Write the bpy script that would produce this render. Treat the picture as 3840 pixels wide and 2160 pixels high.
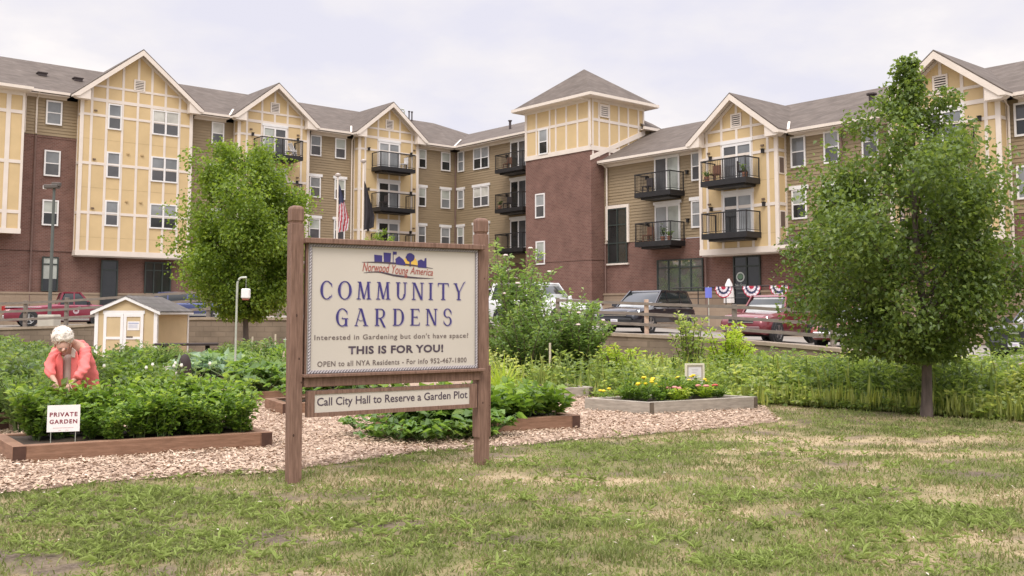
import bpy, bmesh, math, random
import numpy as np
from mathutils import Vector, Matrix
S = bpy.context.scene
for _o in list(bpy.data.objects): bpy.data.objects.remove(_o)
R = math.radians
rng = np.random.default_rng(7); random.seed(7)

# ------------------------------------------------------------------ camera
CAMZ = 1.55
cam = bpy.data.cameras.new('camera'); camo = bpy.data.objects.new('camera', cam); S.collection.objects.link(camo)
camo.location = (0, 0, CAMZ); camo.rotation_euler = (R(90 + 4.629), 0, 0)
cam.sensor_width = 36; cam.lens = 3643 / 3840 * 36; cam.shift_y = -204 / 3840
cam.clip_start = .1; cam.clip_end = 3000
S.camera = camo

# ------------------------------------------------------------------ sky and sun
SUN_EL, SUN_AZ = 54, 192          # azimuth clockwise from +Y (north); behind the camera
W = bpy.data.worlds.new('World'); S.world = W; W.use_nodes = True
nt = W.node_tree; nt.nodes.clear()
def nn(t, typ, **k):
    n = t.nodes.new(typ)
    for a, v in k.items(): setattr(n, a, v)
    return n
out = nn(nt, 'ShaderNodeOutputWorld')
sky = nn(nt, 'ShaderNodeTexSky', sky_type='NISHITA', sun_disc=False)
sky.sun_elevation = R(SUN_EL); sky.sun_rotation = R(SUN_AZ); sky.dust_density = 3; sky.air_density = 1.2
bg1 = nn(nt, 'ShaderNodeBackground'); bg1.inputs[1].default_value = .12
nt.links.new(sky.outputs[0], bg1.inputs[0])
tc = nn(nt, 'ShaderNodeTexCoord'); sep = nn(nt, 'ShaderNodeSeparateXYZ'); nt.links.new(tc.outputs['Generated'], sep.inputs[0])
def wmath(op, a, b=None):
    n = nn(nt, 'ShaderNodeMath', operation=op)
    for i, v in enumerate((a, b)):
        if v is None: continue
        if isinstance(v, (int, float)): n.inputs[i].default_value = v
        else: nt.links.new(v, n.inputs[i])
    return n.outputs[0]
den = wmath('ADD', wmath('ABSOLUTE', sep.outputs[2]), .22)
cmb = nn(nt, 'ShaderNodeCombineXYZ')
nt.links.new(wmath('DIVIDE', sep.outputs[0], den), cmb.inputs[0]); nt.links.new(wmath('DIVIDE', sep.outputs[1], den), cmb.inputs[1])
noi = nn(nt, 'ShaderNodeTexNoise'); noi.inputs['Scale'].default_value = 1.15; noi.inputs['Detail'].default_value = 6; noi.inputs['Roughness'].default_value = .55
nt.links.new(cmb.outputs[0], noi.inputs['Vector'])
rmp = nn(nt, 'ShaderNodeValToRGB'); nt.links.new(noi.outputs['Fac'], rmp.inputs[0])
e = rmp.color_ramp.elements
e[0].position = .42; e[0].color = (.85, .832, .935, 1)
e[1].position = .60; e[1].color = (1.08, 1.02, 1.0, 1)
m_ = rmp.color_ramp.elements.new(.52); m_.color = (.95, .912, .945, 1)
bg2 = nn(nt, 'ShaderNodeBackground')
zen = nn(nt, 'ShaderNodeMapRange', interpolation_type='SMOOTHSTEP')      # an overcast sky is brightest overhead
nt.links.new(sep.outputs[2], zen.inputs[0])
for _i, _v in ((1, .30), (2, .85), (3, .90), (4, 2.9)): zen.inputs[_i].default_value = _v
nt.links.new(zen.outputs[0], bg2.inputs[1])
nt.links.new(rmp.outputs[0], bg2.inputs[0])
mx = nn(nt, 'ShaderNodeMixShader'); mx.inputs[0].default_value = .94
nt.links.new(bg1.outputs[0], mx.inputs[1]); nt.links.new(bg2.outputs[0], mx.inputs[2]); nt.links.new(mx.outputs[0], out.inputs[0])
sl = bpy.data.lights.new('sun', 'SUN'); so = bpy.data.objects.new('sun', sl); S.collection.objects.link(so)
sl.energy = 1.6; sl.angle = R(20); sl.color = (1, .95, .87)
_d = Vector((math.sin(R(SUN_AZ)) * math.cos(R(SUN_EL)), math.cos(R(SUN_AZ)) * math.cos(R(SUN_EL)), math.sin(R(SUN_EL))))
so.rotation_euler = _d.to_track_quat('Z', 'Y').to_euler(); so.location = _d * 60
S.view_settings.view_transform = 'Standard'; S.view_settings.look = 'None'; S.view_settings.gamma = 1
S.view_settings.exposure = 0.15
S.cycles.use_denoising = True; S.cycles.max_bounces = 6; S.cycles.diffuse_bounces = 3; S.cycles.transmission_bounces = 3; S.cycles.transparent_max_bounces = 6

# ------------------------------------------------------------------ materials
MATS = {}
def new_mat(name):
    m = bpy.data.materials.new(name); m.use_nodes = True; t = m.node_tree; t.nodes.clear()
    o = nn(t, 'ShaderNodeOutputMaterial'); p = nn(t, 'ShaderNodeBsdfPrincipled'); t.links.new(p.outputs[0], o.inputs[0])
    MATS[name] = m; return m, t, p, o
def rgb(c): return (c[0], c[1], c[2], 1)
def noise_node(t, scale, detail=4, coord='Object', stretch=(1, 1, 1), rough=.55):
    c = nn(t, 'ShaderNodeTexCoord'); mp = nn(t, 'ShaderNodeMapping'); mp.inputs['Scale'].default_value = stretch
    n = nn(t, 'ShaderNodeTexNoise'); n.inputs['Scale'].default_value = scale; n.inputs['Detail'].default_value = detail; n.inputs['Roughness'].default_value = rough
    t.links.new(c.outputs[coord], mp.inputs[0]); t.links.new(mp.outputs[0], n.inputs['Vector']); return n
def ramp(t, src, stops):
    r = nn(t, 'ShaderNodeValToRGB'); t.links.new(src, r.inputs[0]); el = r.color_ramp.elements
    el[0].position, el[0].color = stops[0][0], rgb(stops[0][1]); el[1].position, el[1].color = stops[-1][0], rgb(stops[-1][1])
    for p_, c_ in stops[1:-1]:
        q = el.new(p_); q.color = rgb(c_)
    return r
def M(name, col, rough=.6, var=.12, scale=3, bump=0, metal=0, spec=.4, stretch=(1, 1, 1), coat=0, col2=None):
    if name in MATS: return MATS[name]
    m, t, p, o = new_mat(name)
    n = noise_node(t, scale, 5, stretch=stretch)
    a = tuple(max(0, x * (1 - var)) for x in col); b = col2 or tuple(min(1, x * (1 + var)) for x in col)
    r = ramp(t, n.outputs['Fac'], [(.3, a), (.7, b)]); t.links.new(r.outputs[0], p.inputs['Base Color'])
    p.inputs['Roughness'].default_value = rough; p.inputs['Metallic'].default_value = metal; p.inputs['Specular IOR Level'].default_value = spec
    if coat: p.inputs['Coat Weight'].default_value = coat; p.inputs['Coat Roughness'].default_value = .05
    if bump:
        bn = nn(t, 'ShaderNodeBump'); bn.inputs['Strength'].default_value = bump; bn.inputs['Distance'].default_value = .02
        t.links.new(n.outputs['Fac'], bn.inputs['Height']); t.links.new(bn.outputs[0], p.inputs['Normal'])
    return m
def brick_mat(name, c1, c2, mortar, bw, bh, var=.25, mort=.012, bump=.3):
    m, t, p, o = new_mat(name)
    c = nn(t, 'ShaderNodeTexCoord'); s = nn(t, 'ShaderNodeSeparateXYZ'); t.links.new(c.outputs['Object'], s.inputs[0])
    ad = nn(t, 'ShaderNodeMath', operation='ADD'); t.links.new(s.outputs[0], ad.inputs[0]); t.links.new(s.outputs[1], ad.inputs[1])
    cb = nn(t, 'ShaderNodeCombineXYZ'); t.links.new(ad.outputs[0], cb.inputs[0]); t.links.new(s.outputs[2], cb.inputs[1])
    b = nn(t, 'ShaderNodeTexBrick'); t.links.new(cb.outputs[0], b.inputs['Vector'])
    b.inputs['Color1'].default_value = rgb(c1); b.inputs['Color2'].default_value = rgb(c2); b.inputs['Mortar'].default_value = rgb(mortar)
    b.inputs['Scale'].default_value = 1; b.inputs['Brick Width'].default_value = bw; b.inputs['Row Height'].default_value = bh; b.inputs['Mortar Size'].default_value = mort; b.inputs['Bias'].default_value = 0
    n = noise_node(t, 1.2, 6); mix = nn(t, 'ShaderNodeMix', data_type='RGBA', blend_type='MULTIPLY'); mix.inputs[0].default_value = 1
    r = ramp(t, n.outputs['Fac'], [(.25, (1 - var,) * 3), (.75, (1 + var * .4,) * 3)])
    t.links.new(b.outputs['Color'], mix.inputs[6]); t.links.new(r.outputs[0], mix.inputs[7]); t.links.new(mix.outputs[2], p.inputs['Base Color'])
    p.inputs['Roughness'].default_value = .85; p.inputs['Specular IOR Level'].default_value = .2
    if bump:
        bn = nn(t, 'ShaderNodeBump'); bn.inputs['Strength'].default_value = bump; bn.inputs['Distance'].default_value = .01; bn.invert = True
        t.links.new(b.outputs['Fac'], bn.inputs['Height']); t.links.new(bn.outputs[0], p.inputs['Normal'])
    return m
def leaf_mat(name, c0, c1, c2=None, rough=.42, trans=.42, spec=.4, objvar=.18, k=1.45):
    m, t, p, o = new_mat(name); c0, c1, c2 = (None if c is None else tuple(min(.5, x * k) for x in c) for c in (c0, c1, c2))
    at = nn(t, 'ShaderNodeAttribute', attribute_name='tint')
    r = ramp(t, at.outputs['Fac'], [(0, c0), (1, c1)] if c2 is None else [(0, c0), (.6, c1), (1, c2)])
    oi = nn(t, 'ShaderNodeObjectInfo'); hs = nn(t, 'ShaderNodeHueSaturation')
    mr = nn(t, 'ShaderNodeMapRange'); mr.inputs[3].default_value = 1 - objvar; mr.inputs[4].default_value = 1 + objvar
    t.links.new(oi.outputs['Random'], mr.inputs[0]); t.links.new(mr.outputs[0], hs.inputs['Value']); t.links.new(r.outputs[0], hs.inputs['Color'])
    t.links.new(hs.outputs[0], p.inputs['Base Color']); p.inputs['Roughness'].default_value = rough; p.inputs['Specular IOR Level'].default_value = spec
    tr = nn(t, 'ShaderNodeBsdfTranslucent'); tm = nn(t, 'ShaderNodeMix', data_type='RGBA', blend_type='MULTIPLY'); tm.inputs[0].default_value = 1; tm.inputs[7].default_value = (1.9, 1.8, 1.0, 1); t.links.new(hs.outputs[0], tm.inputs[6]); t.links.new(tm.outputs[2], tr.inputs[0])
    ms = nn(t, 'ShaderNodeMixShader'); ms.inputs[0].default_value = trans
    t.links.new(p.outputs[0], ms.inputs[1]); t.links.new(tr.outputs[0], ms.inputs[2]); t.links.new(ms.outputs[0], o.inputs[0])
    return m
def glass_mat(name, col, rough=.06, spec=.6):
    m, t, p, o = new_mat(name)
    n = noise_node(t, .9, 3); r = ramp(t, n.outputs['Fac'], [(.35, tuple(x * .8 for x in col)), (.65, tuple(x * 1.2 for x in col))])
    t.links.new(r.outputs[0], p.inputs['Base Color']); p.inputs['Roughness'].default_value = rough; p.inputs['Specular IOR Level'].default_value = spec
    return m
white = M('white_trim', (.72, .64, .56), .55, .05, 1.5)
vinyl = M('white_vinyl', (.76, .74, .72), .45, .04, 2)
cream = M('cream_panel', (.60, .445, .238), .7, .06, .9)
siding = M('tan_siding', (.285, .216, .132), .7, .08, .8, stretch=(1, 1, 6))
soffit = M('soffit_white', (.66, .60, .54), .7, .04)
brick = brick_mat('red_brick', (.152, .074, .058), (.208, .104, .081), (.225, .15, .124), .22, .09, .25, .016)
stone = brick_mat('stone_base', (.30, .225, .16), (.33, .25, .18), (.27, .20, .145), .6, .4, .12, .01)
blockwall = brick_mat('wall_block', (.20, .155, .115), (.24, .185, .138), (.18, .14, .105), .45, .2, .3, .014, .6)
capstone = M('cap_stone', (.30, .24, .18), .85, .15, 4, .2)
shingle = brick_mat('roof_shingle', (.122, .099, .083), (.160, .133, .114), (.115, .094, .08), .45, .14, .25, .012, .2)
black = M('black_metal', (.018, .017, .018), .45, .2, 4)
dkgreen = M('dark_frame', (.035, .045, .04), .45, .15, 3)
pane_d = glass_mat('pane_dark', (.085, .085, .088)); pane_l = glass_mat('pane_blind', (.40, .42, .375), .12, .4); pane_c = glass_mat('pane_curtain', (.28, .29, .29), .1)
pane_w = glass_mat('pane_shade', (.5, .49, .44), .15, .4); pane_b = glass_mat('pane_black', (.022, .024, .024)); pane_s = glass_mat('store_glass', (.09, .10, .095), .03, 1.0); MATS['store_glass'].node_tree.nodes['Principled BSDF'].inputs['IOR'].default_value = 2.0; pane_g = glass_mat('pane_grey', (.2, .21, .215), .08)
wood = M('stained_wood', (.190, .105, .072), .75, .3, 6, .35, stretch=(9, 9, .8), col2=(.26, .155, .112))
bedwood = M('brown_timber', (.23, .125, .075), .8, .2, 5, .3, stretch=(1, 1, 6), col2=(.29, .165, .105)); endgrain = M('end_grain', (.075, .038, .026), .9, .3, 9)
greywood = M('grey_timber', (.34, .30, .25), .85, .22, 5, .3, stretch=(1, 1, 5)); greyend = M('grey_end', (.12, .095, .07), .9, .3, 8)
railwood = M('weathered_rail', (.19, .16, .135), .85, .2, 5, .3, stretch=(1, 1, 4)); palepost = M('pale_post', (.50, .36, .27), .8, .2, 5, .2)
soil = M('dark_soil', (.055, .038, .027), .95, .4, 9, .6)
bark = M('bark', (.115, .088, .075), .9, .35, 9, .7, stretch=(1, 1, .3))
asphalt = M('asphalt', (.26, .235, .205), .9, .15, 1.2, .1)
concrete = M('concrete', (.45, .42, .35), .85, .12, 2.5, .1)
tyre = M('tyre_rubber', (.022, .022, .022), .8, .2); chrome = M('chrome', (.62, .62, .62), .18, .05, 3, metal=1); rimm = M('rim_alloy', (.5, .5, .5), .3, .08, 4, metal=.9)
carglass = glass_mat('car_glass', (.02, .025, .025), .04, .7); windsh = glass_mat('windshield_sky_grey', (.30, .31, .30), .05, .9)  # windshield: the white sky it reflects is put into its pale grey base colour
plate = M('plate_white', (.7, .7, .7), .5, .05); lampglass = M('headlamp', (.55, .55, .55), .1, .1, 9, metal=.5); redlamp = M('tail_lamp', (.35, .02, .02), .2, .1)
plastic_b = M('black_plastic', (.025, .025, .027), .55, .2)
panelwhite = M('sign_white', (.55, .50, .435), .5, .035, 1.2); blue_ink = M('blue_ink', (.045, .035, .17), .5, .1); dark_ink = M('dark_ink', (.07, .05, .07), .5, .1); grey_ink = M('grey_ink', (.16, .125, .115), .5, .1)
red_ink = M('red_ink', (.36, .09, .07), .5, .1); yel_ink = M('yellow_ink', (.75, .48, .09), .5, .08); purewhite = M('plastic_white', (.80, .78, .77), .45, .03)
bluepaint = M('blue_plate', (.15, .17, .56), .5, .08); galv = M('galvanised', (.48, .50, .43), .45, .12, 6, metal=.3)

# ------------------------------------------------------------------ mesh helpers
COL = S.collection
class MB:
    def __init__(s): s.v = []; s.f = []; s.mi = []; s.cur = 0
    def idx(s, pts): i = len(s.v); s.v += [tuple(p) for p in pts]; return i
    def face(s, pts): i = s.idx(pts); s.f.append(tuple(range(i, i + len(pts)))); s.mi.append(s.cur)
    def hexa(s, p):        # 8 points: bottom ring 0-3, top ring 4-7
        i = s.idx(p)
        for q in ((3, 2, 1, 0), (4, 5, 6, 7), (0, 1, 5, 4), (1, 2, 6, 5), (2, 3, 7, 6), (3, 0, 4, 7)): s.f.append(tuple(i + k for k in q)); s.mi.append(s.cur)
    def box(s, x0, x1, y0, y1, z0, z1):
        s.hexa([(x0, y0, z0), (x1, y0, z0), (x1, y1, z0), (x0, y1, z0), (x0, y0, z1), (x1, y0, z1), (x1, y1, z1), (x0, y1, z1)])
    def fbox(s, F, a0, a1, o0, o1, z0, z1):
        s.hexa([F(*q) for q in ((a0, o0, z0), (a1, o0, z0), (a1, o1, z0), (a0, o1, z0), (a0, o0, z1), (a1, o0, z1), (a1, o1, z1), (a0, o1, z1))])
    def prism(s, A, B):    # two equal rings joined
        n = len(A); i = s.idx(A); j = s.idx(B)
        s.f.append(tuple(range(i + n - 1, i - 1, -1))); s.f.append(tuple(range(j, j + n))); s.mi += [s.cur] * 2
        for k in range(n):
            l = (k + 1) % n; s.f.append((i + k, i + l, j + l, j + k)); s.mi.append(s.cur)
    def rings(s, rr, cap=True):
        n = len(rr[0]); b = [s.idx(r) for r in rr]
        for a, c in zip(b, b[1:]):
            for k in range(n):
                l = (k + 1) % n; s.f.append((a + k, a + l, c + l, c + k)); s.mi.append(s.cur)
        if cap: s.f.append(tuple(range(b[0] + n - 1, b[0] - 1, -1))); s.f.append(tuple(range(b[-1], b[-1] + n))); s.mi += [s.cur] * 2
    def tube(s, pts, rad, n=8, cap=True):
        pts = [Vector(p) for p in pts]; rad = rad if isinstance(rad, (list, tuple)) else [rad] * len(pts); rr = []
        for i, p in enumerate(pts):
            d = (pts[min(i + 1, len(pts) - 1)] - pts[max(i - 1, 0)]).normalized()
            u = d.cross(Vector((0, 0, 1)) if abs(d.z) < .9 else Vector((1, 0, 0))).normalized(); w = d.cross(u)
            rr.append([p + (u * math.cos(2 * math.pi * k / n) + w * math.sin(2 * math.pi * k / n)) * rad[i] for k in range(n)])
        s.rings(rr, cap)
    def bar(s, p, q, w, h=None, up=(0, 0, 1)):    # rectangular bar from p to q
        p, q = Vector(p), Vector(q); d = (q - p).normalized(); u = Vector(up)
        if abs(d.dot(u)) > .95: u = Vector((0, 1, 0))
        a = d.cross(u).normalized() * w / 2; b = a.cross(d).normalized() * (h or w) / 2
        s.hexa([p - a - b, p + a - b, q + a - b, q - a - b, p - a + b, p + a + b, q + a + b, q - a + b])
    def build(s, name, mat, parent=None, smooth=False, bevel=0, fix=True):
        me = bpy.data.meshes.new(name); me.from_pydata(s.v, [], s.f)
        ms = mat if isinstance(mat, (list, tuple)) else [mat]
        for m in ms: me.materials.append(m)
        if len(ms) > 1: me.polygons.foreach_set('material_index', s.mi)
        if fix:
            bm = bmesh.new(); bm.from_mesh(me); bmesh.ops.recalc_face_normals(bm, faces=bm.faces)
            if bevel: bmesh.ops.bevel(bm, geom=[e for e in bm.edges if e.is_manifold and e.calc_face_angle(0) > .5], offset=bevel, segments=1, affect='EDGES', clamp_overlap=True)
            bm.to_mesh(me); bm.free()
        if smooth:
            me.polygons.foreach_set('use_smooth', [True] * len(me.polygons))
            try: me.set_sharp_from_angle(angle=R(35))
            except Exception: pass
        return link(name, me, parent)
def link(name, data, parent=None):
    o = bpy.data.objects.new(name, data); COL.objects.link(o)
    if parent is not None: o.parent = parent
    return o
def tag(o, label=None, cat=None, group=None, kind=None):
    for k, v in (('label', label), ('category', cat), ('group', group), ('kind', kind)):
        if v: o[k] = v
    return o
def thing(name, label, cat, loc=(0, 0, 0), rz=0, group=None):
    o = link(name, None); o.location = loc; o.rotation_euler = (0, 0, rz); o.empty_display_size = .2
    return tag(o, label, cat, group)
def dup(root, loc, rz=0, label=None, scale=1, group=None):
    def cp(o, par):
        c = o.copy(); COL.objects.link(c)
        if par is not None: c.parent = par
        for ch in o.children: cp(ch, c)
        return c
    r = cp(root, None); r.location = loc; r.rotation_euler = (0, 0, rz); r.scale = (scale,) * 3 if isinstance(scale, (int, float)) else scale
    if label: r['label'] = label
    if group: r['group'] = group
    return r
def tri_mesh(name, V, F, mat, parent=None, tint=None, extra=None, smooth=False):     # numpy triangles
    me = bpy.data.meshes.new(name); V = np.asarray(V, np.float32); F = np.asarray(F, np.int32); n = len(F); k = F.shape[1]
    me.vertices.add(len(V)); me.vertices.foreach_set('co', V.ravel()); me.loops.add(n * k); me.loops.foreach_set('vertex_index', F.ravel())
    me.polygons.add(n); me.polygons.foreach_set('loop_start', np.arange(n, dtype=np.int32) * k)
    if smooth: me.polygons.foreach_set('use_smooth', np.ones(n, bool))
    me.update(calc_edges=True)
    for nm, arr in ([('tint', tint)] if tint is not None else []) + list((extra or {}).items()):
        arr = np.asarray(arr, np.float32); dom = 'FACE' if len(arr) == n else 'POINT'
        a = me.attributes.new(nm, 'FLOAT', dom); a.data.foreach_set('value', arr)
    me.materials.append(mat); return link(name, me, parent)
def unit(a): return a / np.maximum(np.linalg.norm(a, axis=-1, keepdims=True), 1e-9)
def leaf_arrays(P, Dr, Nn, L, Wd, fold=.25, droop=.15):
    """kite leaves: base P, direction Dr, normal Nn, length L, width Wd -> verts, tris"""
    n = len(P); Dr = unit(Dr); s = unit(np.cross(Dr, Nn)); Nn = np.cross(s, Dr); L = np.broadcast_to(L, (n,))[:, None]; Wd = np.broadcast_to(Wd, (n,))[:, None]
    mid = P + Dr * L * .45; up = Nn * Wd * fold
    V = np.stack([P, mid + s * Wd / 2 + up, P + Dr * L - Nn * L * droop, mid - s * Wd / 2 + up], 1).reshape(-1, 3)
    b = np.arange(n)[:, None] * 4
    F = np.concatenate([b + [0, 1, 2], b + [0, 2, 3]], 1).reshape(-1, 3)
    return V, F
def vnoise(x, y, seed=0):      # smooth value noise 0..1
    def h(i, j):
        v = np.sin(i * 127.1 + j * 311.7 + seed * 74.7) * 43758.5453; return v - np.floor(v)
    i, j = np.floor(x), np.floor(y); u, v = x - i, y - j; u = u * u * (3 - 2 * u); v = v * v * (3 - 2 * v)
    return (h(i, j) * (1 - u) + h(i + 1, j) * u) * (1 - v) + (h(i, j + 1) * (1 - u) + h(i + 1, j + 1) * u) * v
def fbm(x, y, seed=0, o=4):
    r = 0; a = .5; t = 0
    for k in range(o): r = r + a * vnoise(x * 2 ** k, y * 2 ** k, seed + k * 13); t += a; a *= .5
    return r / t
def text_mesh(body, name, mat, parent, x0, x1, zb, zt, y, shear=0, bold=0, depth=.002, spacing=1.0, rot=0):
    """lettering fitted to the box x0..x1, zb..zt on the plane y of its parent, facing -y"""
    cu = bpy.data.curves.new('txt', 'FONT'); cu.body = body; cu.shear = shear; cu.offset = bold; cu.extrude = 0; cu.space_character = spacing; cu.resolution_u = 3
    o = bpy.data.objects.new('txt', cu); COL.objects.link(o); dg = bpy.context.evaluated_depsgraph_get(); dg.update()
    me = bpy.data.meshes.new_from_object(o.evaluated_get(dg)); bpy.data.objects.remove(o); bpy.data.curves.remove(cu)
    n = len(me.vertices); c = np.empty(n * 3, np.float32); me.vertices.foreach_get('co', c); c = c.reshape(-1, 3)
    mn, mxx = c.min(0), c.max(0); u = (c[:, 0] - mn[0]) / (mxx[0] - mn[0]); w = (c[:, 1] - mn[1]) / (mxx[1] - mn[1])
    X = x0 + u * (x1 - x0); Z = zb + w * (zt - zb) + rot * (u - .5) * (x1 - x0)
    c2 = np.stack([X, np.full(n, y), Z], 1).astype(np.float32); me.vertices.foreach_set('co', c2.ravel()); me.update()
    me.materials.clear(); me.materials.append(mat); me.name = name
    return link(name, me, parent)
# ------------------------------------------------------------------ ground, parking lot, retaining wall
def lotz(x, y): return np.interp(x, [-60, -25, -18, -12.5, -6, 3.5, 6.5, 9, 12, 20, 60], [.6, .72, .95, 1.30, 1.30, .82, .72, .55, .36, .14, .1]) + .005 * (y - 38)
WX = [-60, -21.6, -18.1, -12.1, -4, 3.47, 6.5, 8.9, 11.8, 20, 60]; WY = [47, 41, 40, 38, 35.6, 33, 31, 28.2, 23, 15, 5]
def wally(x): return np.interp(x, WX, WY)
def lawn_edge(x):   # y where the lawn ends (wood chips on the left, weeds on the right)
    return np.interp(x, [-9, -4.46, -3.55, -2.28, -1.26, -.2, 1.05, 2.14, 3.81, 4.25, 5.2, 6.4, 7.3, 9, 12], [7.0, 8.55, 9.2, 9.66, 10.85, 11.35, 12.2, 12.85, 14.0, 16.7, 15.9, 14.75, 13.9, 12.3, 9])
TAN = [(4.5, 12.05, 2.2, .42, 1.1), (3.3, 10.95, 1.5, .25, 1.0), (5.4, 10.9, 1.3, .2, .8), (.55, 9.2, 1.0, .22, .7), (2.0, 9.9, .7, .15, .6), (-1.1, 9.1, .6, .15, .4), (.2, 8.1, .6, .2, .3), (.6, 6.15, .6, .2, .35), (3.2, 9.1, .9, .16, .5), (2.5, 6.3, .5, .2, .5)]
GREEN = [(1.4, 10.9, 1.5, .5, .5), (2.4, 8.4, .8, .35, .7), (-3.0, 7.9, 1.2, .8, .7), (-1.6, 7.6, .8, .5, .5), (-2.6, 6.8, 1.0, .5, .5), (-.9, 6.5, .8, .4, .4), (3.1, 7.6, 1.0, .5, .9), (.4, 10.1, .8, .3, .3), (1.4, 6.0, .3, .15, .6)]
SOIL = [(1.6, 6.4, .5, .12, .5), (2.7, 9.9, .6, .08, .6), (.3, 6.8, .4, .12, .4), (-2.6, 6.2, .6, .3, .7), (-1.6, 6.7, .7, .25, .6), (-2.4, 7.3, .5, .18, .5), (-.9, 7.3, .5, .2, .4), (-1.5, 5.9, .9, .15, .6), (1.9, 8.8, .5, .12, .5), (-3.2, 6.5, .4, .2, .6)]
def ell(x, y, lst):
    r = np.zeros_like(x)
    wx = x + .5 * (fbm(x * 1.3, y * 1.3, 5) - .5); wy = y + .5 * (fbm(x * 1.3, y * 1.3, 9) - .5)
    for cx, cy, rx, ry, a in lst: r = np.maximum(r, a * np.clip(1.35 - ((wx - cx) / rx) ** 2 - ((wy - cy) / ry) ** 2, 0, 1))
    return r
def fields(x, y):
    x = np.asarray(x, float); y = np.asarray(y, float)
    dry = np.clip(.27 + 1.0 * (fbm(x * .9, y * 1.3, 3) - .5) + 1.1 * (fbm(x * 4.5, y * 5, 4) - .5) + .50 * ell(x, y, TAN) * (.5 + fbm(x * 4, y * 6, 6)) - .6 * ell(x, y, GREEN), 0, 1)
    bare = np.clip(3.4 * (fbm(x * 2.4, y * 4.2, 21) - .58) + 1.1 * ell(x, y, SOIL) * (.4 + 1.2 * fbm(x * 6, y * 9, 25)) + 1.6 * np.clip(fbm(x * 11, y * 13, 27) - .60, 0, 1) * np.clip(1.3 - .12 * (x + 4), .3, 1.3), 0, 1)
    return dry, bare
gm, t, p, o = new_mat('lawn_ground')
a1 = nn(t, 'ShaderNodeAttribute', attribute_name='dry'); a2 = nn(t, 'ShaderNodeAttribute', attribute_name='bare')
n1 = noise_node(t, 14, 6, coord='Object'); n2 = noise_node(t, 40, 4, coord='Object')
ad = nn(t, 'ShaderNodeMath', operation='MULTIPLY_ADD'); ad.inputs[1].default_value = .5; t.links.new(n1.outputs['Fac'], ad.inputs[0]); t.links.new(a1.outputs['Fac'], ad.inputs[2])
r1 = ramp(t, ad.outputs[0], [(.25, (.155, .15, .065)), (.6, (.25, .21, .11)), (1.0, (.40, .315, .195))])
mxx = nn(t, 'ShaderNodeMix', data_type='RGBA'); r2 = ramp(t, n2.outputs['Fac'], [(.3, (.07, .052, .042)), (.7, (.18, .14, .112))])
t.links.new(a2.outputs['Fac'], mxx.inputs[0]); t.links.new(r1.outputs[0], mxx.inputs[6]); t.links.new(r2.outputs[0], mxx.inputs[7]); t.links.new(mxx.outputs[2], p.inputs['Base Color'])
p.inputs['Roughness'].default_value = .95; p.inputs['Specular IOR Level'].default_value = .1
bn = nn(t, 'ShaderNodeBump'); bn.inputs['Strength'].default_value = .8; bn.inputs['Distance'].default_value = .03; t.links.new(n2.outputs['Fac'], bn.inputs['Height']); t.links.new(bn.outputs[0], p.inputs['Normal'])
def gridmesh(name, xs, ys, zf, mat, extra=None, attrs=None):
    X, Y = np.meshgrid(xs, ys); Z = zf(X, Y); V = np.stack([X, Y, Z], -1).reshape(-1, 3); nx = len(xs); i = (np.arange(len(ys) - 1)[:, None] * nx + np.arange(nx - 1)[None]).ravel()
    F = np.stack([i, i + 1, i + nx + 1, i + nx], 1); return tri_mesh(name, V, F, mat, extra=attrs(V[:, 0], V[:, 1]) if attrs else None, smooth=True)
gx = np.concatenate([[-1500, -400, -120, -60, -30, -16], np.arange(-11, 12.01, .12), [16, 30, 60, 120, 400, 1500]])
gy = np.concatenate([[-1500, -300, -60, -10, 0], np.arange(4, 20, .1), [21, 23, 26, 30, 40, 60, 120, 400, 1800]])
def gz(X, Y):
    near = (np.abs(X) < 11) & (Y > 4) & (Y < 20); return np.where(near, .035 * (fbm(X * 1.7, Y * 1.7, 31) - .5), 0.0) - .012
lawn = gridmesh('lawn', gx, gy, gz, gm, attrs=lambda x, y: dict(zip(('dry', 'bare'), fields(x, y)))); tag(lawn, kind='structure')
cx_ = np.concatenate([np.arange(-60, 21, .8), np.arange(22, 62, 4)]); ty = np.concatenate([np.linspace(0, 1, 30), [1.6, 3]])
X, T = np.meshgrid(cx_, ty); Y = wally(X) + .25 + T * (72 - wally(X)); Z = lotz(X, Y); V = np.stack([X, Y, Z], -1).reshape(-1, 3); nx = len(cx_)
i = (np.arange(len(ty) - 1)[:, None] * nx + np.arange(nx - 1)[None]).ravel()
tag(tri_mesh('parking_lot', V, np.stack([i, i + 1, i + nx + 1, i + nx], 1), asphalt, smooth=True), kind='structure')
# wood chip path: a sheet just above the lawn plus the loose chips on it
cm, t, p, o = new_mat('wood_chip_sheet')
vo = nn(t, 'ShaderNodeTexVoronoi'); vo.inputs['Scale'].default_value = 42; tcn = nn(t, 'ShaderNodeTexCoord'); mp = nn(t, 'ShaderNodeMapping'); mp.inputs['Scale'].default_value = (1, 1.8, 1); mp.inputs['Rotation'].default_value = (0, 0, .5)
t.links.new(tcn.outputs['Object'], mp.inputs[0]); t.links.new(mp.outputs[0], vo.inputs['Vector'])
rr_ = ramp(t, vo.outputs['Color'], [(.1, (.24, .16, .115)), (.5, (.40, .28, .20)), (.9, (.50, .37, .275))]); t.links.new(rr_.outputs[0], p.inputs['Base Color']); p.inputs['Roughness'].default_value = .9
bn = nn(t, 'ShaderNodeBump'); bn.inputs['Strength'].default_value = .7; bn.inputs['Distance'].default_value = .02; t.links.new(vo.outputs['Distance'], bn.inputs['Height']); t.links.new(bn.outputs[0], p.inputs['Normal'])
px = np.concatenate([np.arange(-20, -9, .8), np.arange(-9, 4.3, .06), [4.32]])
lo = lawn_edge(px) + .16 * (fbm(px * 2.2, px * 0 + .5, 41) - .5) + .1 * (fbm(px * 9, px * 0, 43) - .5)
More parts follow.
